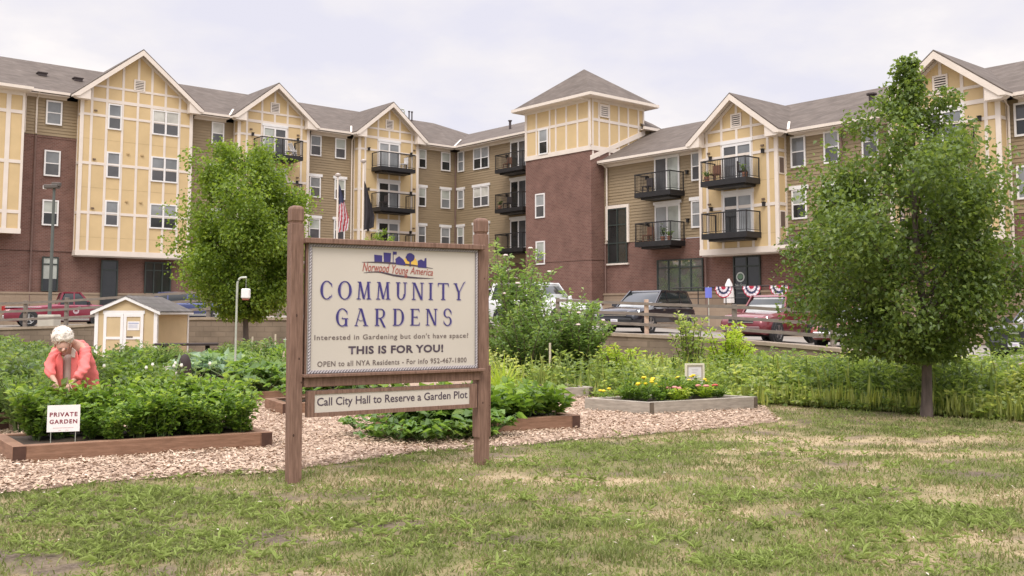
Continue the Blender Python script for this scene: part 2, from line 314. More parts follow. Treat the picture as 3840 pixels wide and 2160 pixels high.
hi = np.where(px < 3.0, np.maximum(lo + .3, 34), np.interp(px, [3, 4.32], [17.5, 15.6])); hi = np.maximum(hi, lo + .05)
tt = np.concatenate([np.linspace(0, .3, 40) ** 1.3, np.linspace(.35, 1, 20)])
X = np.repeat(px[None], len(tt), 0); Y = lo[None] + (hi - lo)[None] * tt[:, None]; Z = np.where((np.abs(X) < 11) & (Y < 20), .035 * (fbm(X * 1.7, Y * 1.7, 31) - .5), 0) + (.010 + .022 * fbm(X * 6, Y * 6, 8)) * np.clip((Y - lo[None]) / .3, 0, 1) - .006
nx = len(px); i = (np.arange(len(tt) - 1)[:, None] * nx + np.arange(nx - 1)[None]).ravel()
path = tri_mesh('wood_chip_path', np.stack([X, Y, Z], -1).reshape(-1, 3), np.stack([i, i + 1, i + nx + 1, i + nx], 1), cm, smooth=True); tag(path, kind='structure')
chm, t, p, o = new_mat('loose_chip'); at = nn(t, 'ShaderNodeAttribute', attribute_name='tint')
r_ = ramp(t, at.outputs['Fac'], [(0, (.22, .145, .10)), (.35, (.40, .285, .20)), (.75, (.53, .40, .292)), (1, (.70, .56, .43))]); t.links.new(r_.outputs[0], p.inputs['Base Color']); p.inputs['Roughness'].default_value = .8
N = 120000
cy = 8.2 + 11 * rng.random(N) ** 1.25; cx = (-.56 + .9 * rng.random(N)) * cy; cx = np.where(rng.random(N) < .08, cx, cx)
le = lawn_edge(cx) + .16 * (fbm(cx * 2.2, cx * 0 + .5, 41) - .5)
keep = (cy > le - .35 * rng.random(N) ** 4) & (cx < np.interp(cy, [12, 14, 15.6, 18], [2.2, 3.9, 4.4, 2.9])); cx, cy = cx[keep], cy[keep]; n = len(cx)
P = np.stack([cx, cy, .02 + .035 * (fbm(cx * 1.7, cy * 1.7, 31) - .5) + .028 * rng.random(n)], 1); th = rng.random(n) * 6.28; el = rng.normal(0, .22, n)
Dv = np.stack([np.cos(th) * np.cos(el), np.sin(th) * np.cos(el), np.sin(el)], 1); Nv = np.stack([rng.normal(0, .35, n), rng.normal(0, .35, n), np.ones(n)], 1)
sd = unit(np.cross(Dv, Nv)); Lc = (.008 + .026 * rng.random(n) ** 1.4)[:, None]; Wc = (.0045 + .008 * rng.random(n))[:, None]
V = np.stack([P - Dv * Lc - sd * Wc, P + Dv * Lc * .9 - sd * Wc * .6, P + Dv * Lc + sd * Wc, P - Dv * Lc * .8 + sd * Wc], 1).reshape(-1, 3); F = np.arange(n)[:, None] * 4 + np.array([0, 1, 2, 3])
tag(tri_mesh('wood_chips', V, F, chm, tint=np.clip(rng.normal(.55, .2, n) + .5 * (fbm(cx * 1.5, cy * 1.5, 91) - .5), 0, 1)), kind='stuff')

wall = MB(); cap = MB()
for k in range(len(WX) - 1):
    for q in range(10):
        xa, xb = (WX[k] + (WX[k + 1] - WX[k]) * (q + e_) / 10 for e_ in (0, 1)); ya, yb = wally(xa), wally(xb); d = Vector((xb - xa, yb - ya, 0)).normalized(); nrm = Vector((d.y, -d.x, 0))
        za, zb = float(lotz(xa, ya)) + .06, float(lotz(xb, yb)) + .06; A, B = Vector((xa, ya, 0)), Vector((xb, yb, 0))
        def ring(Pp, z, of, b, tz): return [Pp + nrm * of + Vector((0, 0, tz)), Pp - nrm * b + Vector((0, 0, tz)), Pp - nrm * b + Vector((0, 0, z)), Pp + nrm * of + Vector((0, 0, z))]
        wall.prism(ring(A, za - .1, .12, .25, -.4), ring(B, zb - .1, .12, .25, -.4)); cap.prism(ring(A, za, .17, .3, za - .1), ring(B, zb, .17, .3, zb - .1))
rw = thing('retaining_wall', 'low tan block retaining wall holding up the car park behind the garden', 'wall'); wall.build('block_face', blockwall, rw); cap.build('wall_cap', capstone, rw)

# ------------------------------------------------------------------ the apartment building (local frame: A = left wing, B = right wing)
AP = thing('apartment_building', 'four storey L-shaped apartment building with cream gables, tan siding, red brick tower and grey roofs', 'building', (-4.67, 80, 0), math.atan2(-.648, -.7615))
FL = lambda s, o, z: (s, o, z)
FR = lambda s, o, z: (o, s, z)
def laps(mb, F, s0, s1, z0, z1, o, h=.19):
    n = max(1, int(round((z1 - z0) / h))); h = (z1 - z0) / n
    for k in range(n):
        a, b = z0 + k * h, z0 + (k + 1) * h
        mb.face([F(s0, o + .03, a), F(s1, o + .03, a), F(s1, o, b), F(s0, o, b)]); mb.face([F(s0, o, a), F(s1, o, a), F(s1, o + .03, a), F(s0, o + .03, a)])
def window(F, s0, s1, z0, z1, o, dbl=False, head=False, top=None, low=None, mat=None, wood_=.09):
    f = MB(); w = wood_; d = .07
    f.fbox(F, s0, s0 + w, o, o + d, z0, z1); f.fbox(F, s1 - w, s1, o, o + d, z0, z1); f.fbox(F, s0 + w, s1 - w, o, o + d, z1 - w, z1); f.fbox(F, s0 + w, s1 - w, o, o + d, z0, z0 + w)
    zm = (z0 + z1) / 2; f.fbox(F, s0 + w, s1 - w, o, o + d * .8, zm - .03, zm + .03)
    if dbl: sm = (s0 + s1) / 2; f.fbox(F, sm - .06, sm + .06, o, o + d * .95, z0 + w, z1 - w)
    if head: f.fbox(F, s0 - .12, s1 + .12, o, o + .1, z1, z1 + .2)
    p_ = f.build('window', mat or vinyl, AP)
    a = MB(); a.fbox(F, s0 + w, s1 - w, o - .02, o + .03, zm + .03, z1 - w); a.build('blind_pane', top or random.choice([pane_l, pane_l, pane_w, pane_c, pane_g]), p_)
    b = MB(); b.fbox(F, s0 + w, s1 - w, o - .02, o + .03, z0 + w, zm - .03); b.build('glass_pane', low or random.choice([pane_d, pane_d, pane_g, pane_d, pane_b]), p_)
def patio(F, s0, s1, z0, z1, o, left=None, right=None):
    f = MB(); w = .1; sm = (s0 + s1) / 2
    for a in ((s0, s0 + w), (sm - .06, sm + .06), (s1 - w, s1)): f.fbox(F, *a, o, o + .07, z0, z1)
    f.fbox(F, s0 + w, s1 - w, o, o + .065, z1 - .16, z1); f.fbox(F, s0 + w, s1 - w, o, o + .065, z0, z0 + .08); f.fbox(F, s0 - .1, s1 + .1, o, o + .09, z1, z1 + .18)
    p_ = f.build('patio_door', vinyl, AP)
    for a, b, m in ((s0 + w, sm - .06, left or pane_b), (sm + .06, s1 - w, right or pane_g)):
        g = MB(); g.fbox(F, a, b, o - .02, o + .03, z0 + .08, z1 - .16); g.build('glass_pane', m, p_)
def balcony(F, s0, s1, o, z, dp=1.32, h=1.07):
    d = MB(); d.fbox(F, s0, s1, o + .01, o + dp, z - .3, z); d.fbox(F, s0 + .3, s1 - .3, o + .01, o + dp - .25, z - .42, z - .3); p_ = d.build('balcony', black, AP)
    r = MB(); t_ = .045
    for s in (s0 + .03, (s0 + s1) / 2, s1 - .03): r.fbox(F, s - t_ / 2, s + t_ / 2, o + dp - .06, o + dp - .06 + t_, z, z + h)
    for s in (s0 + .03, s1 - .03): r.fbox(F, s - t_ / 2, s + t_ / 2, o + .05, o + .05 + t_, z, z + h); r.fbox(F, s - .025, s + .025, o + .05, o + dp - .02, z + h, z + h + .06); r.fbox(F, s - .015, s + .015, o + .05, o + dp - .05, z + .08, z + .11)
    r.fbox(F, s0, s1, o + dp - .07, o + dp - .01, z + h, z + h + .065); r.fbox(F, s0, s1, o + dp - .05, o + dp - .02, z + .08, z + .11)
    nb = int((s1 - s0) / .115)
    for k in range(1, nb): s = s0 + (s1 - s0) * k / nb; r.fbox(F, s - .007, s + .007, o + dp - .045, o + dp - .03, z + .1, z + h)
    for s in (s0 + .03, s1 - .03):
        for k in range(1, 11): q = o + .05 + (dp - .1) * k / 11; r.fbox(F, s - .007, s + .007, q - .007, q + .007, z + .1, z + h)
    r.build('railing', black, p_)
def fixture(F, s, z, o): b = MB(); b.fbox(F, s - .06, s + .06, o, o + .16, z - .1, z + .1); b.fbox(F, s - .09, s + .09, o + .01, o + .2, z + .1, z + .13); b.build('wall_lamp', black, AP)
def bay(F, c, hw, o, zb, tip, zt, ztip, hor, ver, zattic, back, vent, o0=0.0, side=1):
    m = (zt - ztip) / tip; top = lambda ds: zt - m * abs(ds) - .24
    Wl = MB(); ring = [(c - hw, zb), (c + hw, zb), (c + hw, top(hw)), (c, top(0)), (c - hw, top(hw))]
    Wl.prism([F(s, o0 - .05, z) for s, z in ring], [F(s, o, z) for s, z in ring]); Wl.build('bay_wall', cream, AP)
    T = MB()
    for sg in (-1, 1): T.fbox(F, c + sg * hw - .11 + sg * .0, c + sg * hw + .11 * 1, o - .02, o + .045, zb + .33, top(hw) + .05)
    T.fbox(F, c - hw - .13, c + hw + .13, o - .02, o + .07, zb, zb + .33)
    for sg in (-1, 1):      # rake frieze on the wall
        T.prism([F(c + sg * hw, o, top(hw)), F(c, o, top(0)), F(c, o, top(0) - .2), F(c + sg * hw, o, top(hw) - .2)], [F(c + sg * hw, o + .04, top(hw)), F(c, o + .04, top(0)), F(c, o + .04, top(0) - .2), F(c + sg * hw, o + .04, top(hw) - .2)])
    for z, h in hor: T.fbox(F, c - hw + .1, c + hw - .1, o, o + .034, z - h / 2, z + h / 2)
    wA = (zt - .24 - zattic) / m; T.fbox(F, c - min(wA, hw), c + min(wA, hw), o, o + .034, zattic - .07, zattic + .07)
    for ds, z0, z1 in ver: T.fbox(F, c + ds - .075, c + ds + .075, o, o + .03, z0, (top(ds) - .05) if z1 is None else z1)
    sx = c + side * hw                                       # the visible side face
    T.fbox(F, sx - .01, sx + .035 * side + .01, o - .16, o - .005, zb + .33, top(hw)); T.fbox(F, sx - .01, sx + .035 * side + .01, o0, o0 + .14, zb + .33, top(hw))
    for z, h in hor: T.fbox(F, sx - .01, sx + .03 * side + .01, o0 + .12, o - .14, z - h / 2, z + h / 2)
    T.fbox(F, sx - .01, sx + .06 * side + .01, o0, o - .02, zb, zb + .33)
    T.build('trim', white, AP)
    sb = MB(); sb.fbox(F, c - hw, c + hw, o0, o, zb - .06, zb - .01); sb.build('soffit', soffit, AP)
    if vent:
        v = MB(); z0, z1 = vent; w = .36
        v.fbox(F, c - w, c + w, o, o + .06, z0, z0 + .09); v.fbox(F, c - w, c + w, o, o + .06, z1 - .09, z1); v.fbox(F, c - w, c - w + .09, o, o + .06, z0 + .09, z1 - .09); v.fbox(F, c + w - .09, c + w, o, o + .06, z0 + .09, z1 - .09)
        for k in range(5): z = z0 + .13 + k * (z1 - z0 - .2) / 5; v.fbox(F, c - w + .09, c + w - .09, o + .012, o + .045, z, z + .055)
        g = v.build('gable_vent', white, AP); q = MB(); q.fbox(F, c - w + .05, c + w - .05, o - .01, o + .01, z0 + .05, z1 - .05); q.build('dark_gap', black, g)
    J = MB(); hs_j = [z - 1.55 for z, h in hor[1:]]
    for z in hs_j:
        if z > zb + .5: J.fbox(F, c - hw + .12, c + hw - .12, o, o + .004, z, z + .028)
    J.build('panel_joint', M('joint_line', (.47, .345, .18), .8), AP)
    vb = MB() if c in (16.8, 7.1, 31.62) else None
    if vb: a_ = Vector(F(c + side * tip, o0 + .62, ztip + .03)); b_ = Vector(F(c, back, zt + .03)); vb.bar(a_, a_ + (b_ - a_) * .30, .13, .05); vb.build('valley_flashing', white, AP)
    # roof of the bay
    Rf = MB(); K = MB(); of = o + .6
    for sg in (-1, 1):
        e0, e1_ = c + sg * tip, c; vz = o0 + .6
        up = [F(e0, of, ztip), F(e1_, of, zt), F(e1_, back, zt), F(e0, vz, ztip)]; dn = [F(e0, of, ztip - .07), F(e1_, of, zt - .07), F(e1_, back, zt - .07), F(e0, vz, ztip - .07)]
        Rf.prism(dn, up)
        lo = [F(e0, of - .04, ztip - .075), F(e1_, of - .04, zt - .075), F(e1_, o - .2, zt - .075), F(e0, o - .2, ztip - .075)]; l2 = [F(e0, of - .04, ztip - .2), F(e1_, of - .04, zt - .2), F(e1_, o - .2, zt - .2), F(e0, o - .2, ztip - .2)]
        K.prism(l2, lo)                                       # soffit slab
        def zq(s): return zt - m * abs(s - c)
        a = [(e0, ztip - .08), (e1_, zt - .08), (e1_, zt - .42), (e0 - sg * .28, zq(e0 - sg * .28) - .42), (e0, ztip - .22)]
        K.prism([F(s, of - .045, z) for s, z in a], [F(s, of + .01, z) for s, z in a])       # rake board
        inn = c + sg * (hw + .02) - sg * .35; a = [(e0 - sg * .03, ztip - .1), (e0 - sg * .03, ztip - .24), (e0 - sg * .2, ztip - .33), (inn, ztip - .33), (inn, zq(inn) - .21)]
        K.prism([F(s, o + .05, z) for s, z in a], [F(s, of - .05, z) for s, z in a])         # boxed return
    Rf.build('bay_roof', shingle, AP); K.build('rake_board', white, AP)
HL = [(14.97, .2), (13.98, .15), (10.89, .17), (7.77, .17)]
allv = lambda ds: (ds, 5.4, None)
bay(FL, 26.4, 3.5, .8, 5.08, 4.12, 18.56, 15.15, HL, [allv(2.92), allv(2.0), allv(1.02), (.06, 5.4, 15.88), (.06, 16.6, None), allv(-.83), (-1.74, 5.4, None), allv(-2.7)], 15.86, -6.6, (15.88, 16.62))
bay(FL, 16.8, 2.68, .8, 5.08, 3.3, 17.85, 15.15, HL, [allv(2.1), allv(.98), (0, 5.4, 15.75), (0, 16.45, None), allv(-1.0), allv(-2.12)], 15.68, -4.9, (15.73, 16.48))
bay(FL, 7.1, 2.66, .8, 5.08, 3.3, 17.85, 15.15, HL, [allv(2.15), allv(1.02), (0, 5.4, 15.75), (0, 16.45, None), allv(-.98), allv(-2.12)], 15.68, -4.9, (15.75, 16.5))
HR = [(10.98, .2), (10.17, .15), (7.3, .17)]
rv = lambda ds: (ds, 5.0, None)
for c_ in (31.62, 43.1): bay(FR, c_, 2.52, 4.5, 4.74, 3.1, 13.6, 11.18, HR, [rv(2.0), rv(.98), (0, 5.0, 11.7), (0, 12.45, None), rv(-1.02), rv(-2.05)], 11.68, -.85, (11.72, 12.5), o0=3.6)
# windows of the left wing
LT = [(13.13, 14.68, False), (10.02, 11.58, True), (6.92, 8.48, True)]
for s0, s1 in ((20.24, 21.14), (12.62, 13.54), (10.52, 11.45), (3.05, 3.82), (.62, 1.56)):
    for z0, z1, h in LT: window(FL, s0, s1, z0, z1, .03, head=h)
    window(FL, s0, s1, 3.2, 4.9, .03, head=True)
for z0, z1 in ((13.14, 14.66), (9.93, 11.54), (6.87, 8.46)): window(FL, 30.88, 31.82, z0, z1, .1)
for z0, z1 in ((13.16, 14.82), (10.06, 11.72), (6.98, 8.62)): window(FL, 27.47, 28.33, z0, z1, .8); window(FL, 23.72, 25.52, z0, z1, .8, dbl=True)
for k, (l, r) in enumerate(((pane_l, pane_d), (pane_b, pane_g), (pane_b, pane_g))):
    dz = -3.1 * k; patio(FL, 15.87, 17.68, 12.62 + dz, 14.72 + dz, .8, r if k else pane_d, l); balcony(FL, 15.2, 18.4, .8, 12.6 + dz)
    patio(FL, 6.15, 8.06, 12.62 + dz, 14.72 + dz, .8, *((pane_g, pane_c) if k == 0 else (pane_g, pane_b))); balcony(FL, 5.5, 8.7, .8, 12.6 + dz)
    for s_ in (18.5, 15.0, 9.0, 5.1): fixture(FL, s_, 13.98 + dz, .84)
# middle wing
for k, dz in enumerate((0, -3.05, -6.1)):
    window(FR, .35, 1.2, 13.08 + dz, 14.78 + dz - .15 * (k > 0), .03, head=k > 0); window(FR, 2.45, 4.45, 13.02 + dz, 14.8 + dz - .15 * (k > 0), .03, dbl=True, head=k > 0)
    patio(FR, 7.1, 9.0, 12.5 + dz, 14.75 + dz, .03, pane_b, pane_d); balcony(FR, 6.75, 10, .03, 12.45 + dz); fixture(FR, 6.7, 13.6 + dz, .03)
window(FR, 2.45, 4.45, 3.6, 5.3, .03, dbl=True); window(FR, .35, 1.2, 3.6, 5.3, .03)
# right wing
patio(FR, 24.9, 26.85, 8.72, 10.95, 3.63, pane_d, pane_l); patio(FR, 24.9, 26.85, 5.76, 8.02, 3.63, pane_c, pane_l); balcony(FR, 24.4, 27.2, 3.63, 8.7); balcony(FR, 24.4, 27.2, 3.63, 5.74)
for z_ in (9.75, 6.9): fixture(FR, 24.3, z_, 3.63); fixture(FR, 27.45, z_, 3.63)
window(FR, 27.75, 28.7, 9.2, 10.9, 3.63, top=pane_c); window(FR, 27.7, 28.65, 6.45, 8.05, 3.63, head=True, top=pane_c)
for c_ in (31.62, 43.1):
    patio(FR, c_ - .95, c_ + .98, 8.75, 10.85, 4.5, pane_d, pane_g); patio(FR, c_ - .95, c_ + .98, 5.85, 8.05, 4.5, pane_b, pane_c); balcony(FR, c_ - 1.5, c_ + 1.5, 4.5, 8.73); balcony(FR, c_ - 1.5, c_ + 1.5, 4.5, 5.83)
    for z_ in (10.17, 7.3): fixture(FR, c_ - 1.75, z_, 4.53); fixture(FR, c_ + 1.75, z_, 4.53)
for s0 in (34.48, 36.46, 38.6): window(FR, s0, s0 + .9, 9.2, 10.88, 3.63); window(FR, s0, s0 + .9, 6.45, 8.03, 3.63, head=True)
for s0 in (45.95, 49): window(FR, s0, s0 + 1.5, 9.3, 10.8, 3.63, dbl=True, top=pane_d); window(FR, s0, s0 + 1.5, 6.5, 8.0, 3.63, dbl=True)
# tower windows
window(FR, 15.7, 16.62, 12.1, 13.85, 4.83); window(FR, 15.3, 16.25, 7.85, 9.5, 4.78); window(FR, 15.35, 16.25, 4.72, 6.3, 4.78)
def framed(F, s0, s1, z0, z1, o, cols, trans, name, gm_=pane_s, kick=0):
    f = MB(); w = .08
    for k in range(cols + 1): s = s0 + (s1 - s0 - w) * k / cols; f.fbox(F, s, s + w, o, o + .08, z0, z1)
    for z in [z0, z1 - w] + trans: f.fbox(F, s0 + w, s1 - w, o, o + .07, z, z + w)
    p_ = f.build(name, dkgreen, AP); g = MB(); g.fbox(F, s0 + w, s1 - w, o - .03, o + .025, z0 + w, z1 - w); g.build('glass_pane', gm_, p_); return p_
framed(FR, 25.02, 28.5, 2.73, 4.68, 3.63, 4, [4.15], 'shop_window')
framed(FR, 20.95, 22.6, 4.62, 8.1, 3.64, 2, [5.85, 7.0], 'stair_window', pane_b)
wt = MB(); wt.fbox(FR, 20.78, 20.95, 3.6, 3.72, 5.9, 8.3); wt.fbox(FR, 22.6, 22.77, 3.6, 3.72, 5.9, 8.3); wt.fbox(FR, 20.95, 22.6, 3.6, 3.72, 8.1, 8.3); wt.fbox(FR, 20.85, 22.7, 3.6, 3.74, 4.52, 4.62); wt.build('window_casing', white, AP)
gd = framed(FR, 30.62, 32.42, 1.9, 4.66, 3.63, 2, [4.05], 'entrance_door', pane_b)
def door_sign():
    r = MB(); pts = [(math.cos(a * .2618), math.sin(a * .2618)) for a in range(24)]
    def P(u, z, k=0): return (3.668 + k, 31.08 + u, z)
    for a in range(24):
        (c0, s0), (c1, s1) = pts[a], pts[(a + 1) % 24]; r.face([P(.28 * c0, 3.5 + .28 * s0), P(.28 * c1, 3.5 + .28 * s1), P(.2 * c1, 3.5 + .2 * s1), P(.2 * c0, 3.5 + .2 * s0)])
    r.build('emblem_ring', M('pale_sticker', (.5, .55, .5), .5), gd, fix=False)
    g = MB(); g.face([P(.17 * c * (1 + .12 * math.sin(a * 2.1)), 3.52 + .14 * s) for a, (c, s) in enumerate(pts)]); g.box(3.664, 3.669, 31.06, 31.1, 3.36, 3.42); g.build('emblem_tree', M('sticker_green', (.14, .25, .15), .5), gd, fix=False)
    for body, z, h, hw in (('Oak Grove', 2.97, .16, .45),):
        t_ = text_mesh(body, 'lettering', M('pale_sticker', (.5, .55, .5), .5), gd, -hw, hw, 0, h, 0, shear=.2, bold=.01); t_.rotation_euler = (0, 0, R(90)); t_.location = (3.672, 31.08, z)
    l = MB()
    for z, hw in ((2.88, .4), (2.82, .3), (2.6, .2)): l.box(3.664, 3.67, 31.08 - hw, 31.08 + hw, z, z + .025)
    l.build('small_print', M('sticker_grey', (.25, .28, .25), .5), gd)
door_sign()
framed(FL, 27.2, 28.25, 1.6, 4.86, .21, 1, [4.2], 'service_door', pane_b); framed(FL, 23.72, 25.47, 2.75, 4.84, .12, 3, [4.25], 'ground_window', pane_b); f_ = framed(FL, 30.77, 31.72, 2.83, 4.95, .12, 1, [4.45], 'ground_window', pane_b)
bl = MB(); bl.fbox(FL, 30.85, 31.64, .13, .15, 3.6, 4.87); bl.build('blind', pane_l, f_)
# walls
sd_ = MB()
laps(sd_, FL, 0, 23, 5.3, 14.78, 0); laps(sd_, FL, 29.9, 33.1, 12.45, 14.78, 0.06); laps(sd_, FR, 0, 14.6, 5.3, 14.78, 0); laps(sd_, FR, 20.6, 48, 5.9, 11.0, 3.6); laps(sd_, FR, 48, 62, 5.9, 11.0, 3.6)
laps(sd_, FL, -2.1, -.3, 11, 13.75, 20.55)
sd_.build('siding', siding, AP, fix=False)
bk = MB()
bk.box(0, 40, -.5, 0, .3, 5.28); bk.box(29.9, 33.3, -.3, .06, 5.3, 12.42); bk.box(33.3, 40, -.3, .06, 5.3, 14.8); bk.box(-.5, 0, 0, 14.6, .3, 5.28); bk.box(3.1, 3.6, 20.6, 62, .3, 5.88)
bk.fbox(FL, 29.95, 33.2, .06, .09, 12.3, 12.42)
bk.build('brick_wall', brick, AP)
tw = MB(); tw.box(-.3, 4.8, 14.3, 20.6, .3, 11.9); tw.box(-.3, 4.83, 14.28, 20.63, 4.85, 5.05); tw.build('brick_tower', brick, AP)
tu = MB(); tu.box(-.3, 4.8, 14.32, 20.58, 11.9, 15.2); tu.build('tower_top', cream, AP)
tt_ = MB()
tt_.box(-.3, 4.86, 14.26, 20.64, 11.86, 12.16)
for s in (14.36, 20.5): tt_.fbox(FR, s - .1, s + .1, 4.8, 4.85, 12.16, 15.2)
for s in (15.42, 16.75, 17.35, 18.35, 19.4): tt_.fbox(FR, s - .07, s + .07, 4.8, 4.83, 12.16, 15.1)
tt_.fbox(FR, 14.46, 20.4, 4.8, 4.834, 13.78, 13.96); tt_.fbox(FR, 14.46, 20.4, 4.8, 4.836, 15.02, 15.2)
for a in (4.62, 4.05, 3.1, 2.2, 1.3, .3, -.2): tt_.fbox(FL, a - .07, a + .07, 20.58, 20.612, 11.5, 15.1)
tt_.fbox(FL, -.3, 4.7, 20.58, 20.616, 13.78, 13.96); tt_.fbox(FL, -.3, 4.7, 20.58, 20.618, 15.02, 15.2)
tt_.prism([FL(4.85, 20.58, 11.2), FL(4.85, 20.58, 11.5), FL(-.3, 20.58, 13.75), FL(-.3, 20.58, 13.4)], [FL(4.85, 20.65, 11.2), FL(4.85, 20.65, 11.5), FL(-.3, 20.65, 13.75), FL(-.3, 20.65, 13.4)])
tt_.build('tower_trim', white, AP)
v = MB(); v.fbox(FL, 3.15, 4.0, 20.6, 20.66, 14.1, 14.95); g_ = v.build('tower_vent', white, AP); q = MB()
for k in range(5): q.fbox(FL, 3.27, 3.88, 20.655, 20.67, 14.2 + k * .13, 14.26 + k * .13)
q.build('dark_gap', M('vent_gap', (.2, .18, .16), .8), g_)
tr_ = MB(); ap = (2.25, 17.45, 18.1); cs = [(-.95, 13.65), (5.45, 13.65), (5.45, 21.23), (-.95, 21.23)]
for k in range(4): a, b = cs[k], cs[(k + 1) % 4]; tr_.face([(a[0], a[1], 15.42), (b[0], b[1], 15.42), ap])
tr_.build('tower_roof', shingle, AP); tg = MB(); tg.box(-.95, 5.45, 13.65, 21.23, 15.2, 15.26)
for x0, x1, y0, y1 in ((5.4, 5.52, 13.58, 21.3), (-1.02, -.9, 13.58, 21.3), (-.9, 5.4, 13.58, 13.7), (-.9, 5.4, 21.18, 21.3)): tg.box(x0, x1, y0, y1, 15.24, 15.43)
tg.build('tower_eave', white, AP)
# main roofs, eaves and gutters
rf = MB()
def slab(pts, th=.08): rf.prism([(x, y, z - th) for x, y, z in pts], pts)
slab([(41, .62, 15.12), (.62, .62, 15.12), (-6, -6, 17.9), (-2, -6, 18.42), (41, -6, 18.42)]); slab([(.62, .62, 15.12), (.62, 14.6, 15.12), (-6, 8, 17.85), (-6, -6, 17.9)]); slab([(.62, 14.6, 15.12), (-12.6, 14.6, 15.12), (-6, 8, 17.85)])
slab([(41, -6, 18.42), (-2, -6, 18.42), (-6, -6, 17.9), (-12.6, -12.6, 15.12), (41, -12.6, 15.12)]); slab([(-6, -6, 17.9), (-6, 8, 17.85), (-12.6, 14.6, 15.12), (-12.6, -12.6, 15.12)]); slab([(.2, 21.0, 13.9), (-1.95, 21.0, 13.84), (-2.5, 19.4, 14.62), (-.3, 19.4, 15.0)])
slab([(4.22, 20.62, 11.14), (4.22, 62, 11.14), (-1.4, 62, 13.9), (-1.4, 20.62, 13.9)]); slab([(-1.4, 20.62, 13.9), (-1.4, 62, 13.9), (-7, 62, 11.14), (-7, 20.62, 11.14)])
slab([(4.95, 34.3, 5.02), (4.95, 40.4, 5.02), (3.6, 40.4, 5.6), (3.6, 34.2, 5.6)])
rf.build('main_roof', shingle, AP); vb = MB(); vb.bar((.62, .62, 15.16), (-2.2, -2.2, 16.42), .14, .05); vb.build('valley_flashing', white, AP)
def exhaust(F, s, z, o, m): b = MB(); b.fbox(F, s - .09, s + .09, o, o + .08, z - .045, z + .045); b.build('exhaust_vent', m, AP)
ev_t, ev_d = M('vent_tan', (.46, .33, .17), .7), M('vent_brown', (.16, .11, .075), .7)
for z_ in (14.25, 11.15, 8.05): exhaust(FL, 29.08, z_, .8, ev_d); exhaust(FL, 18.6, z_ + .1, .8, ev_d); exhaust(FL, 14.95, z_ + .1, .8, ev_d); exhaust(FL, 4.75, z_ + .1, .8, ev_d)
for z_ in (8.62, 11.7): exhaust(FL, 27.0, z_, .8, ev_t); exhaust(FL, 26.1, z_, .8, ev_t)
for z_ in (10.5, 7.6): exhaust(FR, 33.3, z_, 4.5, ev_d); exhaust(FR, 29.7, z_, 4.5, ev_d)
for zq_ in (8.9, 6.0): b = MB(); b.box(3.8, 4.32, 34.13, 34.17, zq_, zq_ + .95); sw_ = b.build('side_window', white, AP); b = MB(); b.box(3.87, 4.25, 34.165, 34.18, zq_ + .07, zq_ + .88); b.build('glass_pane', M('screen_brown', (.14, .10, .08), .5), sw_)
ev = None
class _EV:
    def box(s, *q): m_ = MB(); m_.box(*q); h_ = q[5] - q[4]; m_.build('gutter' if h_ > .1 and min(q[1] - q[0], q[3] - q[2]) > .1 else ('soffit' if h_ < .07 else 'frieze_board'), white, AP)
    def fbox(s, F, a0, a1, o0, o1, z0, z1): p0, p1 = F(a0, o0, z0), F(a1, o1, z1); s.box(min(p0[0], p1[0]), max(p0[0], p1[0]), min(p0[1], p1[1]), max(p0[1], p1[1]), z0, z1)
ev = _EV()
for a, b in ((22.4, 20.1), (13.5, 10.4), (3.8, .62), (30.6, 33.6)): ev.box(min(a, b), max(a, b), 0, .6, 14.9, 14.96); ev.box(min(a, b), max(a, b), .58, .72, 15.0, 15.15); ev.box(min(a, b), max(a, b), .02, .06, 14.72, 14.9)
ev.box(33.6, 41, 0, .6, 14.9, 14.96); ev.box(33.6, 41, .58, .72, 15.0, 15.15)
ev.box(0, .6, .62, 14.3, 14.9, 14.96); ev.box(.58, .72, .62, 14.3, 15.0, 15.15); ev.box(.02, .06, .6, 14.3, 14.72, 14.9); ev.fbox(FL, -2.0, .25, 20.95, 21.08, 13.7, 13.88); ev.fbox(FL, -2.0, .2, 20.55, 20.95, 13.68, 13.73)
for a, b in ((20.65, 28.55), (34.7, 40.05), (46.15, 62)): ev.box(3.6, 4.2, a, b, 10.95, 11.0); ev.box(4.18, 4.32, a, b, 11.02, 11.17); ev.box(3.62, 3.66, a, b, 10.8, 10.95)
ev.box(4.9, 5.05, 34.2, 40.5, 4.86, 5.04); ev.box(3.6, 4.9, 34.3, 40.4, 4.8, 4.85)
dp = MB()
def spout(pts): dp.tube([Vector(q) for q in pts], .055, 6)
for pts in ([(33.0, .6, 15.0), (33.0, .14, 14.6), (33.0, .14, 12.5)], [(32.35, .6, 15.0), (32.35, .12, 14.6), (32.35, .12, 12.5)], [(10.1, .65, 15.0), (10.0, .1, 14.6), (10.0, .1, 5.4)], [(4.2, 20.9, 11.0), (3.75, 20.95, 10.7), (3.75, 20.95, 6.1), (3.7, 20.75, 5.9)], [(5.05, 34.4, 4.8), (3.75, 35.2, 4.2)], [(4.25, 45.8, 11.0), (3.75, 45.75, 10.7), (3.75, 45.75, 4)], [(5.45, 20.2, 15.2), (5.0, 20.68, 15.0), (4.9, 20.68, 12.2)]):
    dp = MB(); spout(pts); dp.build('downspout', white, AP)
dk = M('brown_downspout', (.19, .12, .10), .6)
for pts in ([(32.35, .12, 12.4), (32.35, .12, 1.2)], [(.12, .12, 14.7), (.12, .12, 1.2)], [(3.72, 20.75, 5.8), (3.72, 20.75, 1.2)], [(3.75, 28.75, 5.2), (3.75, 28.75, 1.2)], [(3.75, 37.5, 11), (3.75, 37.5, 5.7)], [(3.75, 45.75, 4), (3.75, 45.75, 1)]): dp = MB(); spout(pts); dp.build('downspout', dk, AP)
